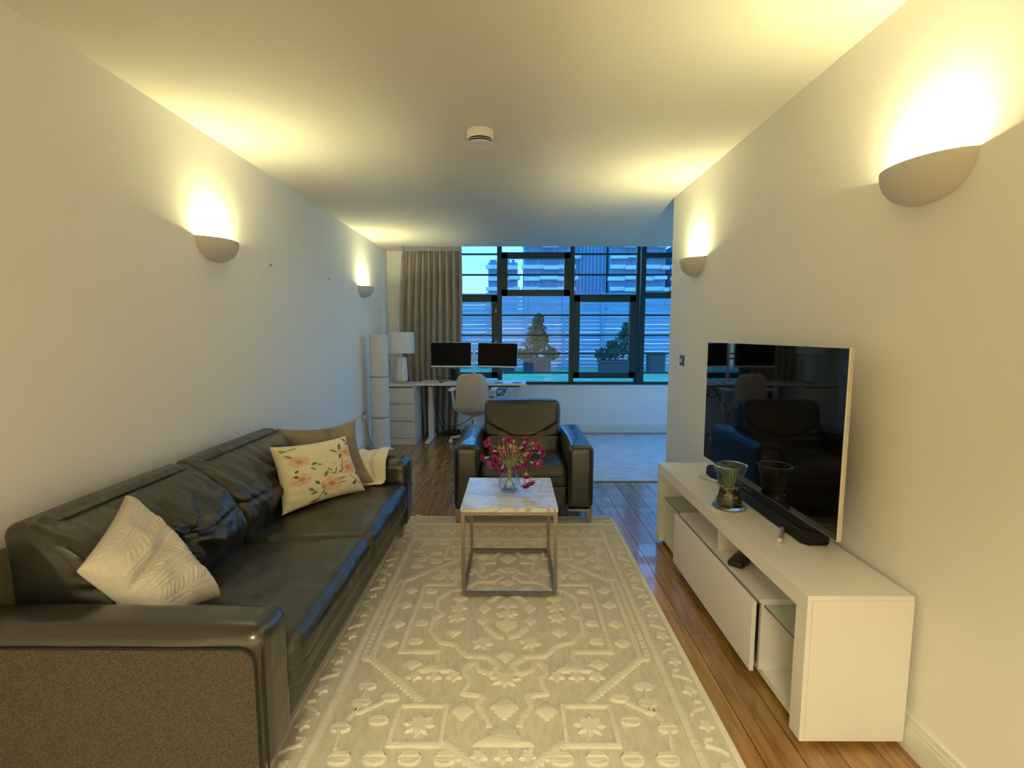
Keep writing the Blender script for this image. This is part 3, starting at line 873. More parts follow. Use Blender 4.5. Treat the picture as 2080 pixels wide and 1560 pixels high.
# throw: a sheet draped over the far arm
mb = MB(); nu, nv = 60, 46
prof = [(A2-.075, .455), (A2-.05, .462), (A2-.022, .49), (A2-.018, .56), (A2-.010, .60), (A2+.03, ZA+.034), (A2+.09, ZA+.043), (A2+.16, ZA+.040), (A3+.0, ZA+.020), (A3+.022, .55), (A3+.026, .48), (A3+.03, .40)]
def pp(t):
    t = t*(len(prof)-1); k = min(int(t), len(prof)-2); f = t-k
    return prof[k][0]+(prof[k+1][0]-prof[k][0])*f, prof[k][1]+(prof[k+1][1]-prof[k][1])*f
x0_, x1_ = -1.31, -.862
for side in (0, 1):
    k = len(mb.v); vs = []
    for j in range(nv+1):
        for i in range(nu+1):
            t = j/nv; s = i/nu
            y, z = pp(t)
            xx = x0_+(x1_-x0_)*s+.012*sin(t*5)+.010*nz((t*3, s*2, 0), 1.5, 3)*3
            b = .006*sin(s*34+3*sin(t*4))*(.4+.6*t)+.006*nz((s*5, t*8, 1), 1, 8)
            if s > .80: b += .016*sin(min(1, (s-.80)/.06)*pi/2)          # folded-over hem strip
            off = b+(.008 if side == 0 else 0)
            yy = y-off*(1 if y < A2+.01 else (-1 if y > A3 else 0)); zz = z+off*(1 if A2-.01 < y < A3+.01 else (.6 if z < .48 and y < A2 else 0))
            vs.append((xx, yy, zz))
    fs = []
    for j in range(nv):
        for i in range(nu):
            a = j*(nu+1)+i; q = (a, a+nu+1, a+nu+2, a+1)
            fs.append(q[::-1] if side == 0 else q)
    mb.add(vs, fs)
N1 = (nu+1)*(nv+1)
rim = [i for i in range(nu+1)]+[j*(nu+1)+nu for j in range(1, nv+1)]+[nv*(nu+1)+i for i in range(nu-1, -1, -1)]+[j*(nu+1) for j in range(nv-1, 0, -1)]
for a, b in zip(rim, rim[1:]+rim[:1]): mb.f.append((a, b, b+N1, a+N1))
o = mb.build('throw_blanket', M['throw'], None, (-1.08, 3.34, .6), 'all')
tag(o, 'cream throw blanket draped over the far arm of the sofa', 'blanket')

# ================================================================== ARMCHAIR
ac = thing('leather_armchair', (.075, 4.05, 0), 'dark leather armchair on steel legs facing the camera behind the side table', 'armchair')
CX0, CX1, CY0, CY1 = -.457, .607, 3.615, 4.53
AW = .20; CZ = .61
for s, (x0, x1) in ((-1, (CX0, CX0+AW)), (1, (CX1-AW, CX1))):
    half = (AW/2, (CY1-CY0)/2, (CZ-.12)/2)
    def fn(q, w): return .0025*nz((w[0]*6, w[1]*14, w[2]*6), 1, 3)+.002*nz(w, 30, 2)*(q.z > .8)
    softbox(half, .045, 22, fn, (.004, .004, .010), lambda w: ((x0+x1)/2+w.x, (CY0+CY1)/2+w.y, .12+half[2]+w.z)).build('armrest', M['leather_arm'], ac, smooth='all')
    xo = x0+.012 if s < 0 else x1-.012
    MB().tube([(x0+.02, CY0-.003, .15), (x0+.02, CY0-.003, CZ-.05), (x0+.045, CY0+.004, CZ-.015), (x1-.045, CY0+.004, CZ-.015), (x1-.02, CY0-.003, CZ-.05), (x1-.02, CY0-.003, .15)], .0025, 6).build('seam', M['seam'], ac)
    # steel foot plate and legs
    MB().box(x0+.01, CY0+.01, .104, x1-.01, CY0+.06, .122).build('foot_plate', M['steel'], ac)
    xa = x0+.012 if s < 0 else x1-.062
    for yy, zf in ((CY0+.012, .0155), (CY1-.09, 0)):
        d = .012*s
        MB().hexa([(xa+.006+d*0, yy, zf), (xa+.044, yy, zf), (xa+.044, yy+.03, zf), (xa+.006, yy+.03, zf), (xa, yy-.004, .115), (xa+.05, yy-.004, .115), (xa+.05, yy+.045, .115), (xa, yy+.045, .115)]).build('leg', M['steel'], ac)
ix0, ix1 = CX0+AW, CX1-AW; icx = (ix0+ix1)/2; ihw = (ix1-ix0)/2
softbox((ihw+.004, .30, .085), .05, 30, lambda q, w: .003*nz(w, 12, 4)+.004*nz((w[0]*5, w[1]*5, 0), 1, 4), (0, .01, .022),
        lambda w: (icx+w.x, CY0+.31+w.y, .365+w.z)).build('seat_cushion', M['leather'], ac, smooth='all')
softbox((ihw+.002, .37, .09), .02, 14, None, (0, 0, 0), lambda w: (icx+w.x, CY0+.40+w.y, .205+w.z)).build('front_panel', M['leather'], ac, smooth='all')
MB().tube([(ix0+.03, CY0-.0005, .372), (icx, CY0-.012, .374), (ix1-.03, CY0-.0005, .372)], .0025, 6).build('seam', M['seam'], ac)
hz_ = .235; zc_ = .625
def fnb(q, w):
    if q.y > -.2: return 0
    dz = w.z+zc_-.56
    k = -.014*exp(-(dz/.010)**2)
    for s in (-1, 1):
        # pleats running from the crease up to the sides
        d = (w.z+zc_-.57) - .42*max(0, abs(w.x)-.10)
        k += -.011*exp(-(d/.013)**2)*min(1, max(0, abs(w.x)-.07)/.06)*.6
        d2 = (w.z+zc_-.575) - .75*max(0, abs(w.x)-.17)
        k += -.008*exp(-(d2/.012)**2)*min(1, max(0, abs(w.x)-.14)/.06)*.6
    k += .006*nz((w.x*6, w.z*5, 2), 1, 5)+.003*nz((w.x*16, w.z*10, 2), 1, 9)
    return k
def wmb(w):
    z = zc_+w.z; lean = (z-.40)*.30
    return (icx+w.x*(1.0 if z > .62 else 1.0), 4.24+w.y+lean, z)
softbox((ihw+.003, .085, hz_), .05, 50, fnb, (0, .022, .004), wmb).build('back_cushion', M['leather'], ac, smooth='all')
def wmr(w):
    z = .46+w.z; return (icx+w.x, 4.40+w.y+(z-.4)*.25, z)
softbox((ihw-.006, .055, .33), .04, 12, None, (0, 0, 0), wmr).build('rear_frame', M['leather_arm'], ac, smooth='all')

# ================================================================== SIDE TABLE
st = thing('side_table', (-.023, 2.845, .0155), 'square white marble side table on a thin steel cube frame', 'table')
TX0, TX1, TY0, TY1, TZ = -.288, .240, 2.563, 3.13, .514
MB().rbox(TX0, TY0, TZ-.022, TX1, TY1, TZ, .002, 2).build('tabletop', M['marble'], st)
b = .020; a0, a1, b0, b1 = TX0+.003, TX1-.003, TY0+.003, TY1-.003; zf = .0155; zt_ = TZ-.022
for xx in (a0, a1-b):
    for yy in (b0, b1-b):
        bxo('leg', M['table_steel'], st, xx, yy, zf+b, xx+b, yy+b, zt_-b)
for z in (zf, zt_-b):
    nm = 'floor_bar' if z < .1 else 'top_bar'
    bxo(nm, M['table_steel'], st, a0, b0, z, a1, b0+b, z+b); bxo(nm, M['table_steel'], st, a0, b1-b, z, a1, b1, z+b)
    bxo(nm, M['table_steel'], st, a0, b0+b, z, a0+b, b1-b, z+b); bxo(nm, M['table_steel'], st, a1-b, b0+b, z, a1, b1-b, z+b)

# vase of carnations
VXc, VYc = -.026, 2.872
vase = thing('glass_vase', (VXc, VYc, TZ), 'clear glass vase of water and flower stems on the marble table', 'vase')
po = [(.0, .0), (.050, .0), (.058, .006), (.066, .030), (.066, .050), (.056, .085), (.043, .120), (.040, .140), (.047, .165), (.052, .178)]
pi_ = [(.049, .177), (.044, .164), (.037, .140), (.040, .120), (.053, .085), (.063, .050), (.062, .030), (.053, .014), (.0, .012)]
mb = MB(); mb.lathe([(max(r, .0008), z) for r, z in po+pi_], (VXc, VYc, TZ), 32)
mb.build('body', M['vase_thin'], vase, smooth='all')
mb = MB(); mb.lathe([(.0008, .0125), (.0515, .0145), (.0612, .031), (.0620, .050), (.0522, .085), (.047, .098), (.0008, .098)], (VXc, VYc, TZ), 28)
mb.build('water', M['water'], vase, smooth='all')

random.seed(11)
def bloom_mesh(seed):
    rnd = random.Random(seed); mb = MB()
    for layer, (rad, z, npet, tilt) in enumerate(((.030, .004, 7, .15), (.025, .010, 6, .5), (.017, .015, 5, .9), (.009, .018, 4, 1.25))):
        for k in range(npet):
            a = 2*pi*k/npet+layer*.5+rnd.uniform(-.2, .2); w = 2*pi/npet*.62
            vs = [(0, 0, z*.5)]
            m = 5
            for j in range(m):
                t = a+w*(j/(m-1)-.5)*2*.95
                rr = rad*(1+.13*(1 if j % 2 else -1)*rnd.uniform(.5, 1.2))
                zz = z+rr*sin(tilt)*.8+rnd.uniform(-.003, .003)
                vs.append((rr*cos(tilt*.7)*cos(t), rr*cos(tilt*.7)*sin(t), zz))
            mb.add(vs, [(0, j+1, j+2) for j in range(m-1)])
    me = bpy.data.meshes.new('bloom'); me.from_pydata(mb.v, [], mb.f); me.materials.append(M['petal']); return me
blooms = [bloom_mesh(s) for s in range(4)]
mbc = MB().lathe([(.0018, -.020), (.0055, -.016), (.0065, -.004), (.0080, .004)], (0, 0, 0), 8)
cal = bpy.data.meshes.new('calyx'); cal.from_pydata(mbc.v, [], mbc.f); cal.materials.append(M['calyx'])
tips = [(992,893),(985,922),(998,936),(1006,934),(1003,908),(1024,910),(1032,889),(1040,895),(1046,908),(1068,889),(1084,892),(1090,902),(1074,912),(1069,917),(1099,912),(1083,932),(1093,935),(1064,932),(1044,938),(1033,936),(1020,947),(1053,941),(1079,968),(1068,974),(1070,956),(1010,925),(1062,900)]
drops = {22, 23, 24}
rows_ = [('top row', 0, 899), ('second row', 900, 914), ('third row', 915, 930), ('lowest upright row', 931, 952), ('drooping sprig low at the right', 953, 999)]
ordn = ['first', 'second', 'third', 'fourth', 'fifth', 'sixth', 'seventh', 'eighth', 'ninth', 'tenth', 'eleventh']
clab = {}
for nm_, lo, hi in rows_:
    ids = sorted([i for i, p in enumerate(tips) if lo <= p[1] <= hi], key=lambda i: tips[i][0])
    for k, i in enumerate(ids): clab[i] = 'purple carnation, %s from left in the %s of the bouquet' % (ordn[k], nm_)
for i, (px, py) in enumerate(tips):
    # spread in depth as well: a roughly round posy
    dy = ((i*37) % 11-5)/5*.085
    if i in drops: dy = -.06
    k = (VYc+dy)/1000.0
    X = (px-1044)*k; Z = 1.45-(py-677)*k*1.055+.004
    Z = max(Z, .57 if i in drops else .66)
    head = Vector((X, VYc+dy, Z))
    t = thing('carnation', (VXc, VYc, TZ+.02), clab[i], 'flower', 'carnations in the vase')
    ang = atan2(dy, X-VXc)+pi
    foot = Vector((VXc+.030*cos(ang), VYc+.030*sin(ang), TZ+.018))
    neck = Vector((VXc-.020*cos(ang)*.8, VYc-.020*sin(ang)*.8, TZ+.150))
    out = head-neck
    mid = neck+out*.55+Vector((0, 0, .035 if i not in drops else .10))
    pts = [foot, foot.lerp(neck, .55), neck, neck+out*.25+Vector((0, 0, .028 if i not in drops else .075)), mid, head-Vector((0, 0, .0))]
    d = (pts[-1]-pts[-2]).normalized()
    pts[-1] = head-d*.016
    MB().tube(pts, [.0017, .0017, .0016, .0015, .0014, .0013], 5).build('stem', M['stem'], t, smooth='all')
    rot = d.to_track_quat('Z', 'Y').to_matrix().to_4x4()
    for nm, me in (('calyx', cal), ('bloom', blooms[i % 4])):
        o = bpy.data.objects.new(nm, me); col.objects.link(o); o.parent = t
        o.matrix_local = Matrix.Translation(head-Vector(t.location)) @ rot @ Matrix.Scale(1.08 if i % 3 else .92, 4)
def bud_x(k):
    r = .03+.05*((k*7) % 5)/5; return (VXc+r*cos(k*2.4))/(VYc+r*sin(k*2.4))
bud_rank = {k: n for n, k in enumerate(sorted(range(9), key=bud_x))}
for k in range(9):
    a = k*2.4; r = .03+.05*((k*7) % 5)/5
    t = thing('carnation_bud', (VXc, VYc, TZ+.15), 'pale green unopened carnation bud, %s from left among the buds in the bouquet' % ordn[bud_rank[k]], 'flower bud', 'buds in the vase')
    p1 = Vector((VXc+r*cos(a), VYc+r*sin(a), TZ+.25+.05*((k*3) % 4)/4)); p0 = Vector((VXc+.015*cos(a), VYc+.015*sin(a), TZ+.14))
    MB().tube([p0, p0.lerp(p1, .5)+Vector((0, 0, .01)), p1], .0013, 5).build('stem', M['stem'], t)
    MB().lathe([(.001, 0), (.0055, .006), (.006, .016), (.002, .025)], tuple(p1), 8).build('bud', M['calyx'], t, smooth='all')

# ================================================================== TV STAND
tvs = thing('tv_stand', (1.185, 2.47, 0), 'long white gloss television stand with open shelves along the right wall', 'tv stand')
S0, S1, SY0, SY1, SZ = 1.003, 1.366, 1.597, 3.345, .560
W = M['white']; WI = M['white_in']
MB().rbox(S0, SY0, SZ-.068, S1, SY1, SZ, .002, 2).build('top', W, tvs)
MB().rbox(S0, SY0, .022, S1, SY0+.066, SZ-.0685, .002, 2).build('side_panel', W, tvs)
MB().rbox(S0, SY1-.066, .022, S1, SY1, SZ-.0685, .002, 2).build('side_panel', W, tvs)
bxo('end_cap', W, tvs, S0+.016, SY0-.004, .03, S1-.002, SY0-.0005, SZ-.016)
ya, yb = SY0+.066, SY1-.066
bxo('bottom_panel', WI, tvs, S0+.035, ya, .022, S1-.02, yb, .050)
bxo('back_panel', WI, tvs, S1-.019, ya, .022, S1-.006, yb, SZ-.0685)
F0, F1 = 1.930, 2.912
bxo('partition', WI, tvs, S0+.02, F0, .050, S1-.02, F0+.016, .343)
bxo('partition', WI, tvs, S0+.02, F1-.016, .050, S1-.02, F1, .343)
bxo('middle_shelf', WI, tvs, S0+.012, F0, .343, S1-.02, F1, .360)
bxo('partition', WI, tvs, S0+.03, 2.39, .360, S1-.02, 2.405, SZ-.0685)
flap = MB().rbox(S0-.020, F0-.004, .048, S0-.002, F1+.004, .352, .002, 2).build('drop_door', W, tvs)
bxo('door_gap_shade', mat('dark_gap', (.10, .095, .09), .5), flap, S0-.002, F0, .340, S0+.012, F1, .3425)  # dark strip painted as the shade in the gap behind the door
for y0, y1 in ((ya+.001, F0-.001), (F1+.001, yb-.001)):
    g = bxo('glass_shelf', M['shelf_glass'], tvs, S0+.03, y0, .330, S1-.02, y1, .337)
    bxo('shelf_edge', M['shelf_edge'], g, S0+.0285, y0, .330, S0+.030, y1, .337)
for x_ in (S0+.04, S1-.07):
    for y_ in (SY0+.03, SY1-.08, 2.30):
        bxo('foot', M['black_matt'] if y_ > 2 else W, tvs, x_, y_, 0, x_+.035, y_+.05, .022)
bxo('cam_lock', M['black'], tvs, S0+.06, yb-.004, .462, S0+.072, yb, .474)

# soundbar, sits below the screen
sb = thing('soundbar', (1.275, 2.53, SZ), 'long black soundbar on the television stand below the screen', 'soundbar')
y0, y1, xA, xB, h = 1.99, 3.075, 1.217, 1.330, .058
mb = MB(); ch = .03
ring = [(xA, y0+ch), (xA+ch*.7, y0), (xB-.01, y0), (xB, y0+.01), (xB, y1-.01), (xB-.01, y1), (xA+ch*.7, y1), (xA, y1-ch)]
n = len(ring)
cx_, cy_ = (xA+xB)/2, (y0+y1)/2
vs = [(x_+(cx_-x_)*.04, y_+(.004 if y_ < cy_ else -.004), SZ+.003) for x_, y_ in ring]+[(x_, y_, SZ+.012) for x_, y_ in ring]+[(x_, y_, SZ+h-.008) for x_, y_ in ring]+[(x_+(cx_-x_)*.08, y_+(.006 if y_ < cy_ else -.006), SZ+h) for x_, y_ in ring]
fs = [tuple(range(n-1, -1, -1)), tuple(3*n+i for i in range(n))]+[(k*n+i, k*n+(i+1) % n, (k+1)*n+(i+1) % n, (k+1)*n+i) for k in range(3) for i in range(n)]
mb.add(vs, fs); mb.build('body', M['black_mesh'], sb)
bxo('top_panel', M['black'], sb, xA+.022, y0+.05, SZ+h, xB-.012, y1-.05, SZ+h+.002)
bxo('badge', M['silver'], sb, xA+.026, 2.52, SZ+h+.002, xA+.031, 2.60, SZ+h+.0025)
for y_ in (y0+.08, y1-.12): bxo('rubber_foot', M['black_matt'], sb, xA+.03, y_, SZ, xB-.03, y_+.04, SZ+.0035)

# television
tv = thing('television', (1.235, 2.45, SZ), 'large black glossy flat television with thin silver edge on the white stand', 'television')
T0, T1, Z0, Z1, TX = 1.795, 3.105, .664, 1.398, 1.22
MB().rbox(TX+.001, T0, Z0, TX+.019, T1, Z1, .002, 2).build('bezel', M['silver'], tv)
bxo('screen', M['screen'], tv, TX-.001, T0+.0035, Z0+.0035, TX+.0011, T1-.0035, Z1-.0035)
MB().rbox(TX+.019, T0+.14, Z0+.02, TX+.055, T1-.14, Z0+.46, .012, 2).build('rear_housing', M['black'], tv)
for yc, sgn in ((2.16, -1), (2.92, 1)):
    MB().tube([(TX+.02, yc, Z0+.02), (TX+.02, yc, SZ+.085), (TX-.02, yc+sgn*.035, SZ+.012+.010), (1.137 if sgn < 0 else 1.158, yc+sgn*(.145 if sgn < 0 else .075), SZ+.0105)], .0095, 10).build('leg', M['silver'], tv, smooth=True) if False else None
    tip = (1.134, 2.025, SZ+.011) if sgn < 0 else (1.158, 2.985, SZ+.011)
    root = (TX-.006, 2.15, SZ+.011) if sgn < 0 else (TX-.006, 2.85, SZ+.011)
    MB().tube([tip, root], .0105, 12).build('leg', M['silver'], tv, smooth=True)
    # rear half of the foot and the riser behind the soundbar
    MB().tube([(1.347, root[1]+sgn*.0, SZ+.011), (1.347, root[1], Z0+.06), (TX+.05, root[1], Z0+.10)], .0085, 10).build('leg', M['silver'], tv, smooth=True)

# hourglass vase with plant
hv = thing('hourglass_vase', (1.107, 2.462, SZ), 'clear hourglass vase with bark soil and green plant on the television stand', 'vase')
hc = (1.107, 2.462, SZ)
po = [(.001, 0), (.076, 0), (.082, .006), (.082, .012), (.070, .022), (.062, .040), (.054, .070), (.051, .095), (.054, .125), (.063, .165), (.076, .205), (.082, .222)]
pi_ = [(.079, .222), (.073, .205), (.060, .165), (.051, .125), (.048, .095), (.051, .070), (.059, .040), (.064, .025), (.001, .024)]
MB().lathe(po+pi_, hc, 40).build('body', M['vase_thin'], hv, smooth='all')
MB().lathe([(.0795, .2205), (.0815, .2235), (.083, .2205), (.081, .218)], hc, 40, True).build('rim', M['glass'], hv, smooth='all')
MB().lathe([(.001, .003), (.073, .003), (.079, .007), (.076, .011), (.001, .013)], hc, 40).build('base', M['glass'], hv, smooth='all')
so = MB().lathe([(.001, .025), (.062, .026), (.0575, .040), (.0495, .070), (.047, .094), (.02, .099), (.001, .101)], hc, 36).build('soil', M['soil'], hv, smooth='all')
random.seed(5)
for k in range(42):
    a = random.uniform(0, 2*pi); q = k % 3
    if q: r = random.uniform(.01, .043); z = SZ+.100+random.uniform(-.002, .006)
    else: r = .0480+.004; z = SZ+random.uniform(.03, .09); r = .058-.12*(z-SZ-.03)*(1 if z < SZ+.085 else 1)
    r = min(r, .055)
    s = random.uniform(.004, .008)
    mb = MB(); bm = bmesh.new(); bmesh.ops.create_icosphere(bm, subdivisions=1, radius=s)
    for v in bm.verts: v.co = Vector((v.co.x*1.3, v.co.y*random.uniform(.6, 1.2), v.co.z*.7))+Vector((hc[0]+r*cos(a), hc[1]+r*sin(a), z))
    mb.bm(bm); mb.build('bark_chip', M['pebble'], hv)
for k in range(13):
    a = k*2.4; l = .075+.022*(k % 3); t = .10+.36*((k*5) % 7)/7
    d = Vector((cos(a)*sin(t), sin(a)*sin(t), cos(t)))
    b0 = Vector((hc[0]+.012*cos(a), hc[1]+.012*sin(a), SZ+.098)); s = d.cross(Vector((0, 0, 1))).normalized()
    mb = MB(); p1 = b0+d*l*.5; p2 = b0+d*l
    w = .008; nn = s.cross(d)*.003
    mb.add([b0-s*w*.6, b0+s*w*.6, p1+s*w, p2, p1-s*w, b0+nn, p1+nn*1.5, p1-nn], [(0, 5, 6, 4), (5, 1, 2, 6), (4, 6, 3), (6, 2, 3), (1, 0, 7), (0, 4, 7), (1, 7, 2), (4, 3, 7), (7, 3, 2)])
    mb.build('leaf', M['green'], hv, smooth='all')

# black game pad / remote on the middle shelf
rm = thing('remote_control', (1.085, 2.285, .360), 'black remote handset lying on the middle shelf of the television stand', 'remote')
def rmap(w):
    a = -.75; x_, y_ = w.x*cos(a)-w.y*sin(a), w.x*sin(a)+w.y*cos(a)
    return (1.095+x_, 2.27+y_, .360+.016+w.z)
softbox((.035, .095, .015), .012, 10, lambda q, w: .006*(abs(q.y) > .55)*0, (.006, 0, .004), rmap).build('body', M['black'], rm, smooth='all')
for k in range(4):
    c = rmap(Vector((-.012+.012*(k % 3), -.05+.03*k, .018)))
    MB().lathe([(.005, -.002), (.005, .001), (.001, .0015)], c, 10).build('button', M['black_matt'], rm)

# ================================================================== SCONCES, DETECTOR, SWITCH, SOCKET
sc0 = thing('wall_sconce', (0, 0, 0), 'x', 'wall light', 'plaster uplighter sconces')
# half bowl: wall plane x=0, opening upward, projecting +x
def bowl(R, D, Hh, t, nseg=36, nr=14):
    vs = []; fs = []
    def ringpts(k, R, D, Hh):
        ph = pi/2*k/nr; out = []
        for j in range(nseg+1):
            th = -pi/2+pi*j/nseg
            out.append((D*cos(th)*cos(ph)**.8 if k < nr else 0, R*sin(th)*cos(ph)**.8 if k < nr else 0, -Hh*sin(ph)))
        return out
    mb = MB()
    for (r_, d_, h_, fl_) in ((R, D, Hh, 0), (R-t, D-t, Hh-t, 1)):
        base = len(mb.v); v = []
        for k in range(nr+1): v += ringpts(k, r_, d_, h_)
        f = []
        for k in range(nr):
            for j in range(nseg):
                a = k*(nseg+1)+j; q = (a, a+nseg+1, a+nseg+2, a+1)
                f.append(q[::-1] if not fl_ else q)
        mb.add(v, f)
    n0 = (nr+1)*(nseg+1)
    for j in range(nseg): mb.f.append((j, j+1, j+1+n0, j+n0))
    return mb
bowl(.170, .125, .125, .007).build('bowl', M['sconce'], sc0, smooth=True)
bxo('back_plate', M['sconce'], sc0, .0005, -.05, -.09, .010, .05, -.035)
MB().tube([(.055, -.05, -.030), (.055, .05, -.030)], .008, 10).build('bulb', M['bulb'], sc0, smooth=True)
for y_ in (-.056, .056): bxo('lamp_holder', M['ceramic'], sc0, .045, min(y_, y_*.85), -.05, .065, max(y_, y_*.85), -.022)
bxo('bracket', M['steel'], sc0, .010, -.03, -.058, .06, .03, -.050)
spots = [(XL, 3.03, 0, 'white plaster half-bowl wall light on the left wall above the sofa'),
         (XL, 5.98, 0, 'white plaster half-bowl wall light on the left wall above the floor lamp'),
         (XR, 1.70, pi, 'large near white plaster half-bowl wall light at the right edge above the television'),
         (XR, 3.79, pi, 'white plaster half-bowl wall light on right wall above the light switch')]
for i, (x_, y_, r_, lb) in enumerate(spots):
    s = sc0 if i == 0 else copy_tree(sc0)
    s.location = (x_+(.0005 if r_ == 0 else -.0005), y_, 2.005); s.rotation_euler = (0, 0, r_); s['label'] = lb

sd = thing('smoke_detector', (-.195, 2.98, ZC), 'white round smoke detector on the ceiling', 'smoke detector')
c = (-.195, 2.98, ZC)
MB().lathe([(.072, 0), (.077, -.004), (.077, -.048), (.074, -.052), (.001, -.052)], c, 40).build('housing', M['trim'], sd, smooth=True)
MB().lathe([(.069, -.052), (.069, -.074), (.001, -.074)], c, 36).build('vent', M['black_matt'], sd, smooth=True)
MB().lathe([(.073, -.061), (.0755, -.0625), (.073, -.0645), (.066, -.0625)], c, 40, True).build('vent_ring', M['trim'], sd, smooth=True)
MB().lathe([(.073, -.073), (.077, -.075), (.077, -.079), (.074, -.081), (.062, -.081), (.060, -.079), (.001, -.079)], c, 40).build('cover', M['trim'], sd, smooth=True)
MB().lathe([(.004, 0), (.004, -.003), (.001, -.003)], (c[0]-.012, c[1]-.073, ZC-.012), 8).build('lamp', M['black'], sd)

sw = thing('light_switch', (XR, 4.045, 1.228), 'dark metal light switch with white rocker on the right wall end', 'switch')
MB().rbox(XR-.009, 4.003, 1.185, XR, 4.089, 1.271, .003, 2).build('face_plate', mat('dark_steel', (.05, .075, .10), .35, metal=.7), sw)
bxo('rocker', M['plug'], sw, XR-.014, 4.035, 1.212, XR-.009, 4.057, 1.244)
so = thing('wall_socket', (XL, 5.84, .46), 'satin metal double wall socket low on the left wall', 'socket')
MB().rbox(XL, 5.765, .415, XL+.009, 5.915, .505, .003, 2).build('face_plate', M['socket'], so)
for y_ in (5.80, 5.88): bxo('socket_insert', M['plug'], so, XL+.009, y_-.028, .432, XL+.011, y_+.028, .488)
for y_ in (5.80, 5.88): bxo('rocker', M['plug'], so, XL+.011, y_-.006, .472, XL+.015, y_+.006, .490)
pg = thing('power_plug', (XL+.012, 5.80, .45), 'white plug with grey cord in the left wall socket', 'plug')
MB().rbox(XL+.012, 5.776, .428, XL+.050, 5.826, .474, .008, 2).build('body', M['plug'], pg, smooth=True)
MB().tube([(XL+.04, 5.80, .430), (XL+.05, 5.80, .36), (XL+.07, 5.80, .22), (XL+.11, 5.81, .10), (XL+.135, 5.84, .02), (XL+.12, 5.90, .008)], .004, 7).build('cord', M['cord_grey'], pg, smooth='all')
for i, (y_, z_) in enumerate(((3.72, 1.955), (4.89, 1.98))):
    t = MB().lathe([(.001, -.006), (.007, -.006), (.008, .0), (.0045, .003), (.0045, .008), (.001, .009)], (0, 0, 0), 10)
    t.xf(lambda p: (XL+.006+p.z*1.0, y_+p.x, z_+p.y))
    o = t.build('wall_screw', M['band'], None, (XL, y_, z_))
    tag(o, 'small dark screw left in the wall right of the near left sconce' if i == 0 else 'small dark screw in the left wall nearer the far sconce', 'screw')

# ================================================================== WINDOW CORNER
# floor lamp
FX, FY = -1.625, 5.93
flamp = thing('floor_lamp', (FX, FY, 0), 'tall white paper column floor lamp with grey bands by the left wall', 'floor lamp')
for z0, z1 in ((.012, .43), (.44, .925), (.935, 1.42)):
    prof = [(.106, z0), (.110, z0+.01)]+[(.110+.0012*sin(k*1.9), z0+.01+(z1-z0-.02)*k/8) for k in range(1, 8)]+[(.110, z1-.01), (.106, z1)]
    MB().lathe(prof, (FX, FY, 0), 36).build('paper_shade', M['paper'], flamp, smooth=True)
for z in (.435, .930): MB().lathe([(.104, -.006), (.111, -.005), (.111, .005), (.104, .006)], (FX, FY, z), 36, True).build('band', M['band'], flamp, smooth=True)
MB().lathe([(.106, -.006), (.1125, -.004), (.1125, .003), (.106, .005)], (FX, FY, 1.424), 36, True).build('top_ring', M['white_metal'], flamp, smooth=True)
MB().lathe([(.10, 0), (.112, .002), (.112, .010), (.10, .012)], (FX, FY, 0), 36).build('base', M['white_metal'], flamp, smooth=True)

# chest of drawers
ch = thing('chest_of_drawers', (-1.535, 6.57, 0), 'white chest of three drawers between floor lamp and desk', 'chest of drawers')
c0, c1, d0, d1, cz1 = -1.785, -1.292, 6.335, 6.80, .785
C = M['chest']
bxo('side_panel', C, ch, c0, d0+.018, 0, c0+.018, d1, cz1-.022); bxo('side_panel', C, ch, c1-.018, d0+.018, 0, c1, d1, cz1-.022)
MB().rbox(c0, d0, cz1-.022, c1, d1, cz1, .0015, 1).build('top', C, ch)
bxo('back_panel', C, ch, c0+.018, d1-.008, 0, c1-.018, d1, cz1-.022)
bxo('plinth', C, ch, c0, d0+.004, 0, c1, d0+.018, .078)
bxo('gap_shade_panel', mat('painted_gap_shade', (.22, .21, .20), .8), ch, c0+.018, d0+.020, .02, c1-.018, d0+.03, cz1-.03)  # grey colour stands in for shade in the drawer gaps
zs = [.084, .311, .538, .750]
for k in range(3):
    MB().rbox(c0, d0, zs[k], c1, d0+.018, zs[k+1]-.009, .0015, 1).build('drawer', C, ch)

# table lamp
LX, LY, LZ = -1.495, 6.53, cz1
tl = thing('table_lamp', (LX, LY, LZ), 'table lamp with white drum shade and white faceted ceramic base on the chest', 'table lamp')
MB().lathe([(.001, 0), (.055, 0), (.057, .004), (.057, .028), (.001, .030)], (LX, LY, LZ), 28).build('foot', M['gold'], tl, smooth=True)
mb = MB(); prof = [(.060, .030), (.083, .045), (.085, .11), (.078, .20), (.072, .335), (.062, .350), (.02, .352)]
mb.lathe(prof, (LX, LY, LZ), 10); mb.build('body', M['ceramic'], tl)
MB().lathe([(.022, .352), (.022, .372), (.008, .375), (.008, .43)], (LX, LY, LZ), 16).build('neck', M['gold'], tl, smooth=True)
mb = MB(); mb.lathe([(.178, .405), (.172, .680), (.169, .680), (.175, .405)], (LX, LY, LZ), 44, True).build('shade', M['shade'], tl, smooth=True)
MB().tube([(LX-.172, LY, LZ+.66), (LX+.172, LY, LZ+.66)], .002, 6).tube([(LX, LY, LZ+.43), (LX, LY, LZ+.66)], .004, 6).build('shade_carrier', M['white_metal'], tl)

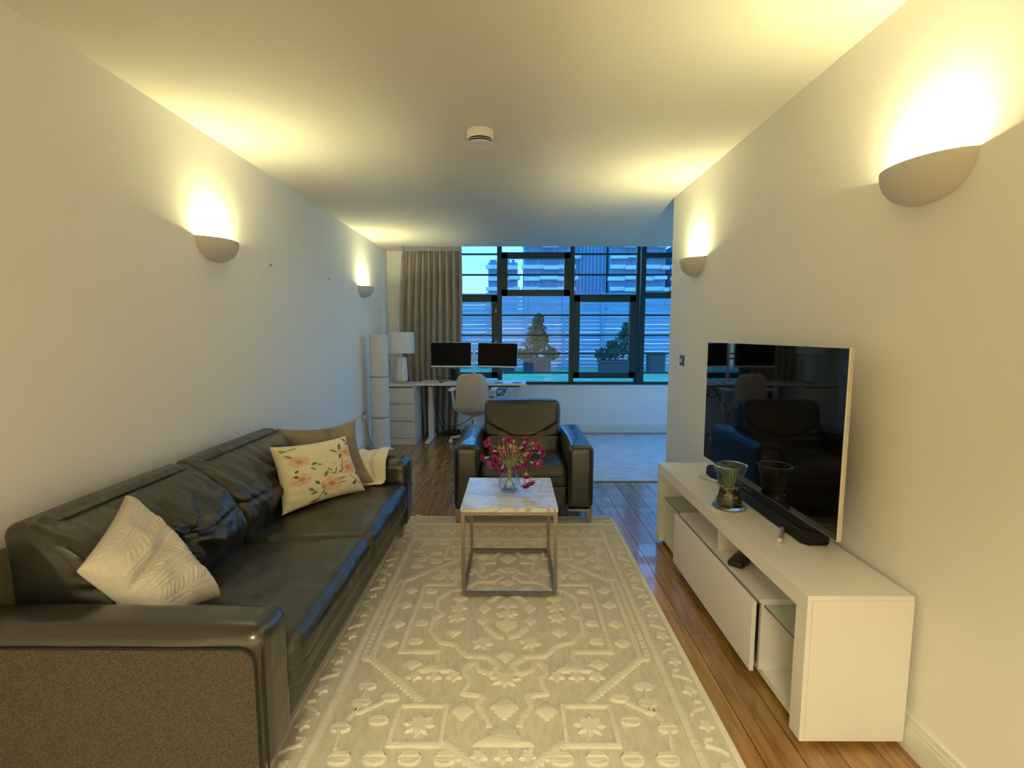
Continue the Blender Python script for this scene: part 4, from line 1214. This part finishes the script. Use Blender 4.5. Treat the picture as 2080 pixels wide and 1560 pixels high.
# desk
DZ = .79
dk = thing('standing_desk', (-.57, 6.72, 0), 'white height-adjustable desk in front of the window', 'desk')
MB().rbox(-1.285, 6.42, DZ-.024, .165, 6.98, DZ, .002, 1).build('desktop', M['white'], dk)
for xx in (-1.135, .035):
    bxo('leg', M['white_metal'], dk, xx-.035, 6.66, .025, xx+.035, 6.71, .45)
    bxo('inner_leg', M['white_metal'], dk, xx-.027, 6.665, .45, xx+.027, 6.705, DZ-.03)
    MB().rbox(xx-.035, 6.33, .006, xx+.035, 6.95, .032, .008, 2).build('foot', M['white_metal'], dk, smooth=True)
    bxo('bracket', M['black'], dk, xx-.05, 6.5, DZ-.045, xx+.05, 6.90, DZ-.024)
bxo('cross_beam', M['black'], dk, -1.085, 6.67, DZ-.064, -.015, 6.71, DZ-.030)
bxo('cable_tray', M['black'], dk, -.20, 6.73, DZ-.075, .06, 6.88, DZ-.03)
# monitors on a twin arm
mp_ = thing('monitor_stand', (-.555, 6.88, DZ), 'white twin monitor arm pole clamped to the desk between the screens', 'monitor stand')
MB().rbox(-.61, 6.83, DZ, -.50, 6.94, DZ+.018, .004, 2).build('base', M['white_metal'], mp_)
MB().rbox(-.573, 6.865, DZ+.018, -.537, 6.895, 1.305, .006, 2).build('pole', M['white_metal'], mp_)
for s, xe in ((-1, -.86), (1, -.23)):
    MB().tube([(-.555, 6.86, 1.10), ((-.555+xe)/2, 6.875-.01, 1.10), (xe, 6.83, 1.12)], .014, 8).build('arm', M['white_metal'], mp_, smooth=True)
    MB().tube([(-.555+s*.02, 6.855, 1.02), (-.555+s*.10, 6.86, .965), (-.555+s*.20, 6.85, .975), (-.555+s*.26, 6.82, 1.03)], .005, 6).build('cable', M['black'], mp_, smooth='all')
def monitor(cx, cz, w, h, roll, yaw, label):
    t = thing('monitor', (0, 0, 0), label, 'monitor', 'twin desk monitors')
    MB().rbox(-w/2, 0, -h/2, w/2, .022, h/2, .003, 2).build('case', M['white_metal'], t)
    bxo('screen', M['monitor_screen'], t, -w/2+.004, -.002, -h/2+.020, w/2-.004, .0005, h/2-.004)
    bxo('mount', M['black'], t, -.05, .022, -.05, .05, .034, .05)
    t.location = (cx, 6.76, cz); t.rotation_euler = (0, roll, yaw)
monitor(-.862, 1.157, .556, .340, .004, .03, 'left desk monitor with black screen and white lower bezel')
monitor(-.222, 1.150, .545, .332, .022, -.03, 'right desk monitor with black screen, slightly tilted')
# things on the desk
kb = thing('keyboard', (-.76, 6.53, DZ), 'slim white keyboard on the desk in front of the left monitor', 'keyboard')
MB().rbox(-.95, 6.47, DZ, -.62, 6.59, DZ+.012, .003, 1).build('body', M['white'], kb)
for r_ in range(4): MB().box(-.94, 6.48+r_*.026, DZ+.012, -.63, 6.50+r_*.026, DZ+.0145).build('key_row', M['white_metal'], kb)
def lying(name, pts, r, m, label, cat):
    c = pts[0]
    o = MB().tube(pts, r, 8).build(name, m, None, (c[0], c[1], DZ), 'all'); tag(o, label, cat)
lying('pen', [(-.02, 6.52, DZ+.005), (.10, 6.55, DZ+.005)], .005, M['black'], 'dark pen lying at the right end of the desk', 'pen')
sg = thing('sunglasses', (-.20, 6.52, DZ), 'folded dark glasses lying on the desk right of the office chair', 'glasses')
for s in (-1, 1):
    MB().lathe([(.002, 0), (.026, 0), (.028, .003), (.026, .006), (.002, .006)], (-.20+s*.033, 6.52, DZ), 16).build('lens', M['cord_grey'], sg)
    MB().tube([(-.20+s*.06, 6.525, DZ+.004), (-.20-s*.03, 6.56, DZ+.004)], .0025, 6).build('temple_arm', M['cord_grey'], sg)
bxo('bridge', M['cord_grey'], sg, -.21, 6.517, DZ+.002, -.19, 6.523, DZ+.005)
ms = softbox((.03, .05, .014), .012, 8, None, (0, 0, .006), lambda w: (-.34+w.x, 6.53+w.y, DZ+.0145+w.z)).build('computer_mouse', M['white'], None, (-.34, 6.53, DZ), 'all')
tag(ms, 'small white mouse on the desk right beside the office chair', 'mouse')
stn = thing('phone_stand', (-.99, 6.62, DZ), 'low black wire stand on the desk below the left monitor', 'stand')
MB().tube([(-1.02, 6.6, DZ+.09), (-1.0, 6.6, DZ+.012), (-.93, 6.62, DZ+.012), (-.90, 6.70, DZ+.005)], .006, 8).build('frame', M['black'], stn, smooth='all')
bxo('base', M['black'], stn, -1.0, 6.59, DZ, -.88, 6.64, DZ+.008)
sp = thing('upright_box', (-.845, 6.90, DZ), 'slim black upright box on the desk behind the keyboard', 'speaker')
MB().rbox(-.88, 6.87, DZ, -.81, 6.94, DZ+.16, .006, 2).build('body', M['black'], sp)  # plain box invented for an unidentified dark upright under the left monitor
bxo('box_face', M['black_mesh'], sp, -.874, 6.866, DZ+.02, -.816, 6.8705, DZ+.15)
# cords under the desk
def cord(pts, label, r=.005, m=None, name='cable'):
    o = MB().tube(pts, r, 7).build(name, m or M['black'], None, pts[0], 'all'); tag(o, label, 'cable', 'cables under the desk')
def sm(pts, n=6):
    P = [Vector(p) for p in pts]; P = [P[0]*2-P[1]]+P+[P[-1]*2-P[-2]]; out = []
    for i in range(1, len(P)-2):
        for k in range(n):
            t = k/n; a, b, c, d = P[i-1], P[i], P[i+1], P[i+2]
            out.append(.5*((2*b)+(c-a)*t+(2*a-5*b+4*c-d)*t*t+(3*b-a-3*c+d)*t**3))
    out.append(P[-2]); return out
cord(sm([(-1.03, 6.74, DZ-.05), (-1.04, 6.76, .50), (-1.00, 6.78, .30), (-.90, 6.76, .15), (-.60, 6.78, .27), (-.45, 6.8, .55), (-.30, 6.81, DZ-.06)]), 'black cable looping under the desk in front of the curtain')
cord(sm([(-1.06, 6.72, DZ-.05), (-1.08, 6.76, .40), (-.98, 6.80, .10), (-.80, 6.82, .010), (-.62, 6.84, .09), (-.55, 6.85, .30), (-.40, 6.84, .62), (-.25, 6.83, DZ-.06)]), 'black cable hanging down to the floor under the desk', .006)
cord(sm([(-.10, 6.72, DZ-.075), (-.14, 6.70, .62), (-.20, 6.70, .60), (-.24, 6.70, .655), (-.20, 6.70, .69), (-.13, 6.71, .67), (-.28, 6.74, .575), (-.42, 6.78, .60)]), 'black cable coiled below the right end of the desk', .006)
lump = thing('power_strip', (-.75, 6.96, 0), 'black power strip on the floor below the curtain', 'power strip')
MB().rbox(-.98, 6.90, 0, -.66, 6.955, .045, .006, 2).build('body', M['black'], lump, smooth=True)
for k in range(4): bxo('plug', M['black_matt'], lump, -.96+k*.075, 6.905, .045, -.915+k*.075, 6.95, .082)

# curtain
cu = thing('curtain', (-1.18, 7.02, .01), 'taupe full-length curtain drawn to the left side of the window', 'curtain')
nu, nv = 300, 40
mb = MB(); vs = []
random.seed(9)
ph = [random.uniform(0, 6) for _ in range(8)]
for j in range(nv+1):
    t = j/nv; z = .012+(ZC+.10-.012)*t
    xl = -1.56-.06*sin(pi*min(1, t*1.05))*1.0+.02*(1-t); xr = -.735-.09*(1-t)**1.2+.03*sin(pi*t)
    for i in range(nu+1):
        s = i/nu
        amp = .046*(.35+.65*min(1, (1-t)*4+.25))
        a = s*2*pi*9.5+ph[0]+.9*sin(s*9+ph[1])+.35*sin(t*3+s*5)
        y = 7.05+amp*.9*sin(a)+.012*sin(2*a+ph[2]+t*2)
        xx = xl+(xr-xl)*s+.013*cos(a)*min(1, (1-t)*3+.3)
        vs.append((xx, y, z))
fs = [(j*(nu+1)+i, j*(nu+1)+i+1, (j+1)*(nu+1)+i+1, (j+1)*(nu+1)+i) for j in range(nv) for i in range(nu)]
mb.add(vs, fs)
o = mb.build('drape', M['curtain'], cu, smooth='all')
md = o.modifiers.new('thickness', 'SOLIDIFY'); md.thickness = .004
MB().tube([(-1.60, 7.03, ZC+.12), (-.70, 7.03, ZC+.12)], .008, 8).build('track', M['white_metal'], cu)
bxo('header_tape', M['curtain'], cu, -1.555, 6.978, ZC-.03, -.74, 6.984, ZC+.10)

# office chair
oc = thing('office_chair', (-.52, 6.40, 0), 'beige office chair with white armrests and star base at the desk', 'office chair')
def shell(n=26):
    mb = MB(); rows = []
    # centre line of the shell from top of the back, down, then forward as the seat (away from the camera)
    path = [(6.085, .955), (6.075, .90), (6.075, .80), (6.085, .70), (6.10, .60), (6.125, .52), (6.18, .462), (6.26, .447), (6.36, .45), (6.46, .46), (6.54, .462), (6.58, .452)]
    wd = [.125, .180, .197, .205, .214, .222, .224, .222, .22, .215, .20, .17]
    L = sm([(0, y, z) for y, z in path], 4); m = len(L)
    for side in (0, 1):
        vs = []
        for i, p in enumerate(L):
            d = (L[min(i+1, m-1)]-L[max(i-1, 0)]).normalized(); nrm = Vector((0, d.z, -d.y))  # outward (towards camera / down)
            f = i/(m-1)*(len(wd)-1); k = min(int(f), len(wd)-2); w = wd[k]+(wd[k+1]-wd[k])*(f-k)
            for j in range(n+1):
                s = j/n*2-1
                wrap = .055*abs(s)**2.5*(1 if i < m*.55 else .3)
                q = p+Vector((-.525+s*w, 0, 0))-nrm*(wrap)
                q += nrm*(.016 if side == 0 else -.016)*(1-abs(s)**8)*(min(1, i/2.5+.1) if i < 3 else 1)
                vs.append(q)
        fs = []
        for i in range(m-1):
            for j in range(n):
                a = i*(n+1)+j; q = (a, a+n+1, a+n+2, a+1)
                fs.append(q if side == 0 else q[::-1])
        mb.add(vs, fs)
    N = m*(n+1)
    rim = list(range(n+1))+[i*(n+1)+n for i in range(1, m)]+[(m-1)*(n+1)+j for j in range(n-1, -1, -1)]+[i*(n+1) for i in range(m-2, 0, -1)]
    for a, b in zip(rim, rim[1:]+rim[:1]): mb.f.append((a, a+N, b+N, b))
    return mb
shell().build('seat_shell', M['chair'], oc, smooth='all')
ocx, ocy = -.515, 6.40
MB().hexa([(ocx-.03, ocy-.03, .36), (ocx+.03, ocy-.03, .36), (ocx+.03, ocy+.03, .36), (ocx-.03, ocy+.03, .36), (ocx-.15, ocy-.20, .432), (ocx+.15, ocy-.20, .432), (ocx+.15, ocy+.12, .432), (ocx-.15, ocy+.12, .432)]).build('seat_mount', M['chair'], oc)
MB().tube([(ocx, ocy, .09), (ocx, ocy, .24)], .028, 14).tube([(ocx, ocy, .24), (ocx, ocy, .37)], .020, 14).build('gas_column', M['white_metal'], oc, smooth=True)
for s in (-1, 1):
    P = sm([(ocx+s*.12, 6.35, .430), (ocx+s*.245, 6.33, .47), (ocx+s*.265, 6.28, .60), (ocx+s*.275, 6.22, .735)], 5)
    MB().tube(P, .013, 8).build('arm_post', M['white_metal'], oc, smooth='all')
    MB().rbox(ocx+s*.262-.038, 6.05, .735, ocx+s*.262+.038, 6.34, .757, .010, 2).build('arm_pad', M['white_metal'], oc, smooth=True)
for k in range(5):
    a = math.radians(172+72*k); ex, ey = ocx+.325*cos(a), ocy+.325*sin(a)
    MB().tube([(ocx, ocy, .105), (ocx+.16*cos(a), ocy+.16*sin(a), .095), (ex, ey, .070)], [.026, .020, .014], 8).build('base_arm', M['white_metal'], oc, smooth='all')
    w = MB().lathe([(.001, -.018), (.020, -.018), (.024, -.014), (.024, .014), (.020, .018), (.001, .018)], (0, 0, 0), 16)
    w.xf(lambda p: (ex+p.z*sin(a)+p.x*cos(a)*1.0, ey-p.z*cos(a)+p.x*sin(a), .0245+p.y))
    w.build('caster', M['white_metal'], oc, smooth=True)
    bxo('caster_fork', M['white_metal'], oc, ex-.010, ey-.010, .045, ex+.010, ey+.010, .072)
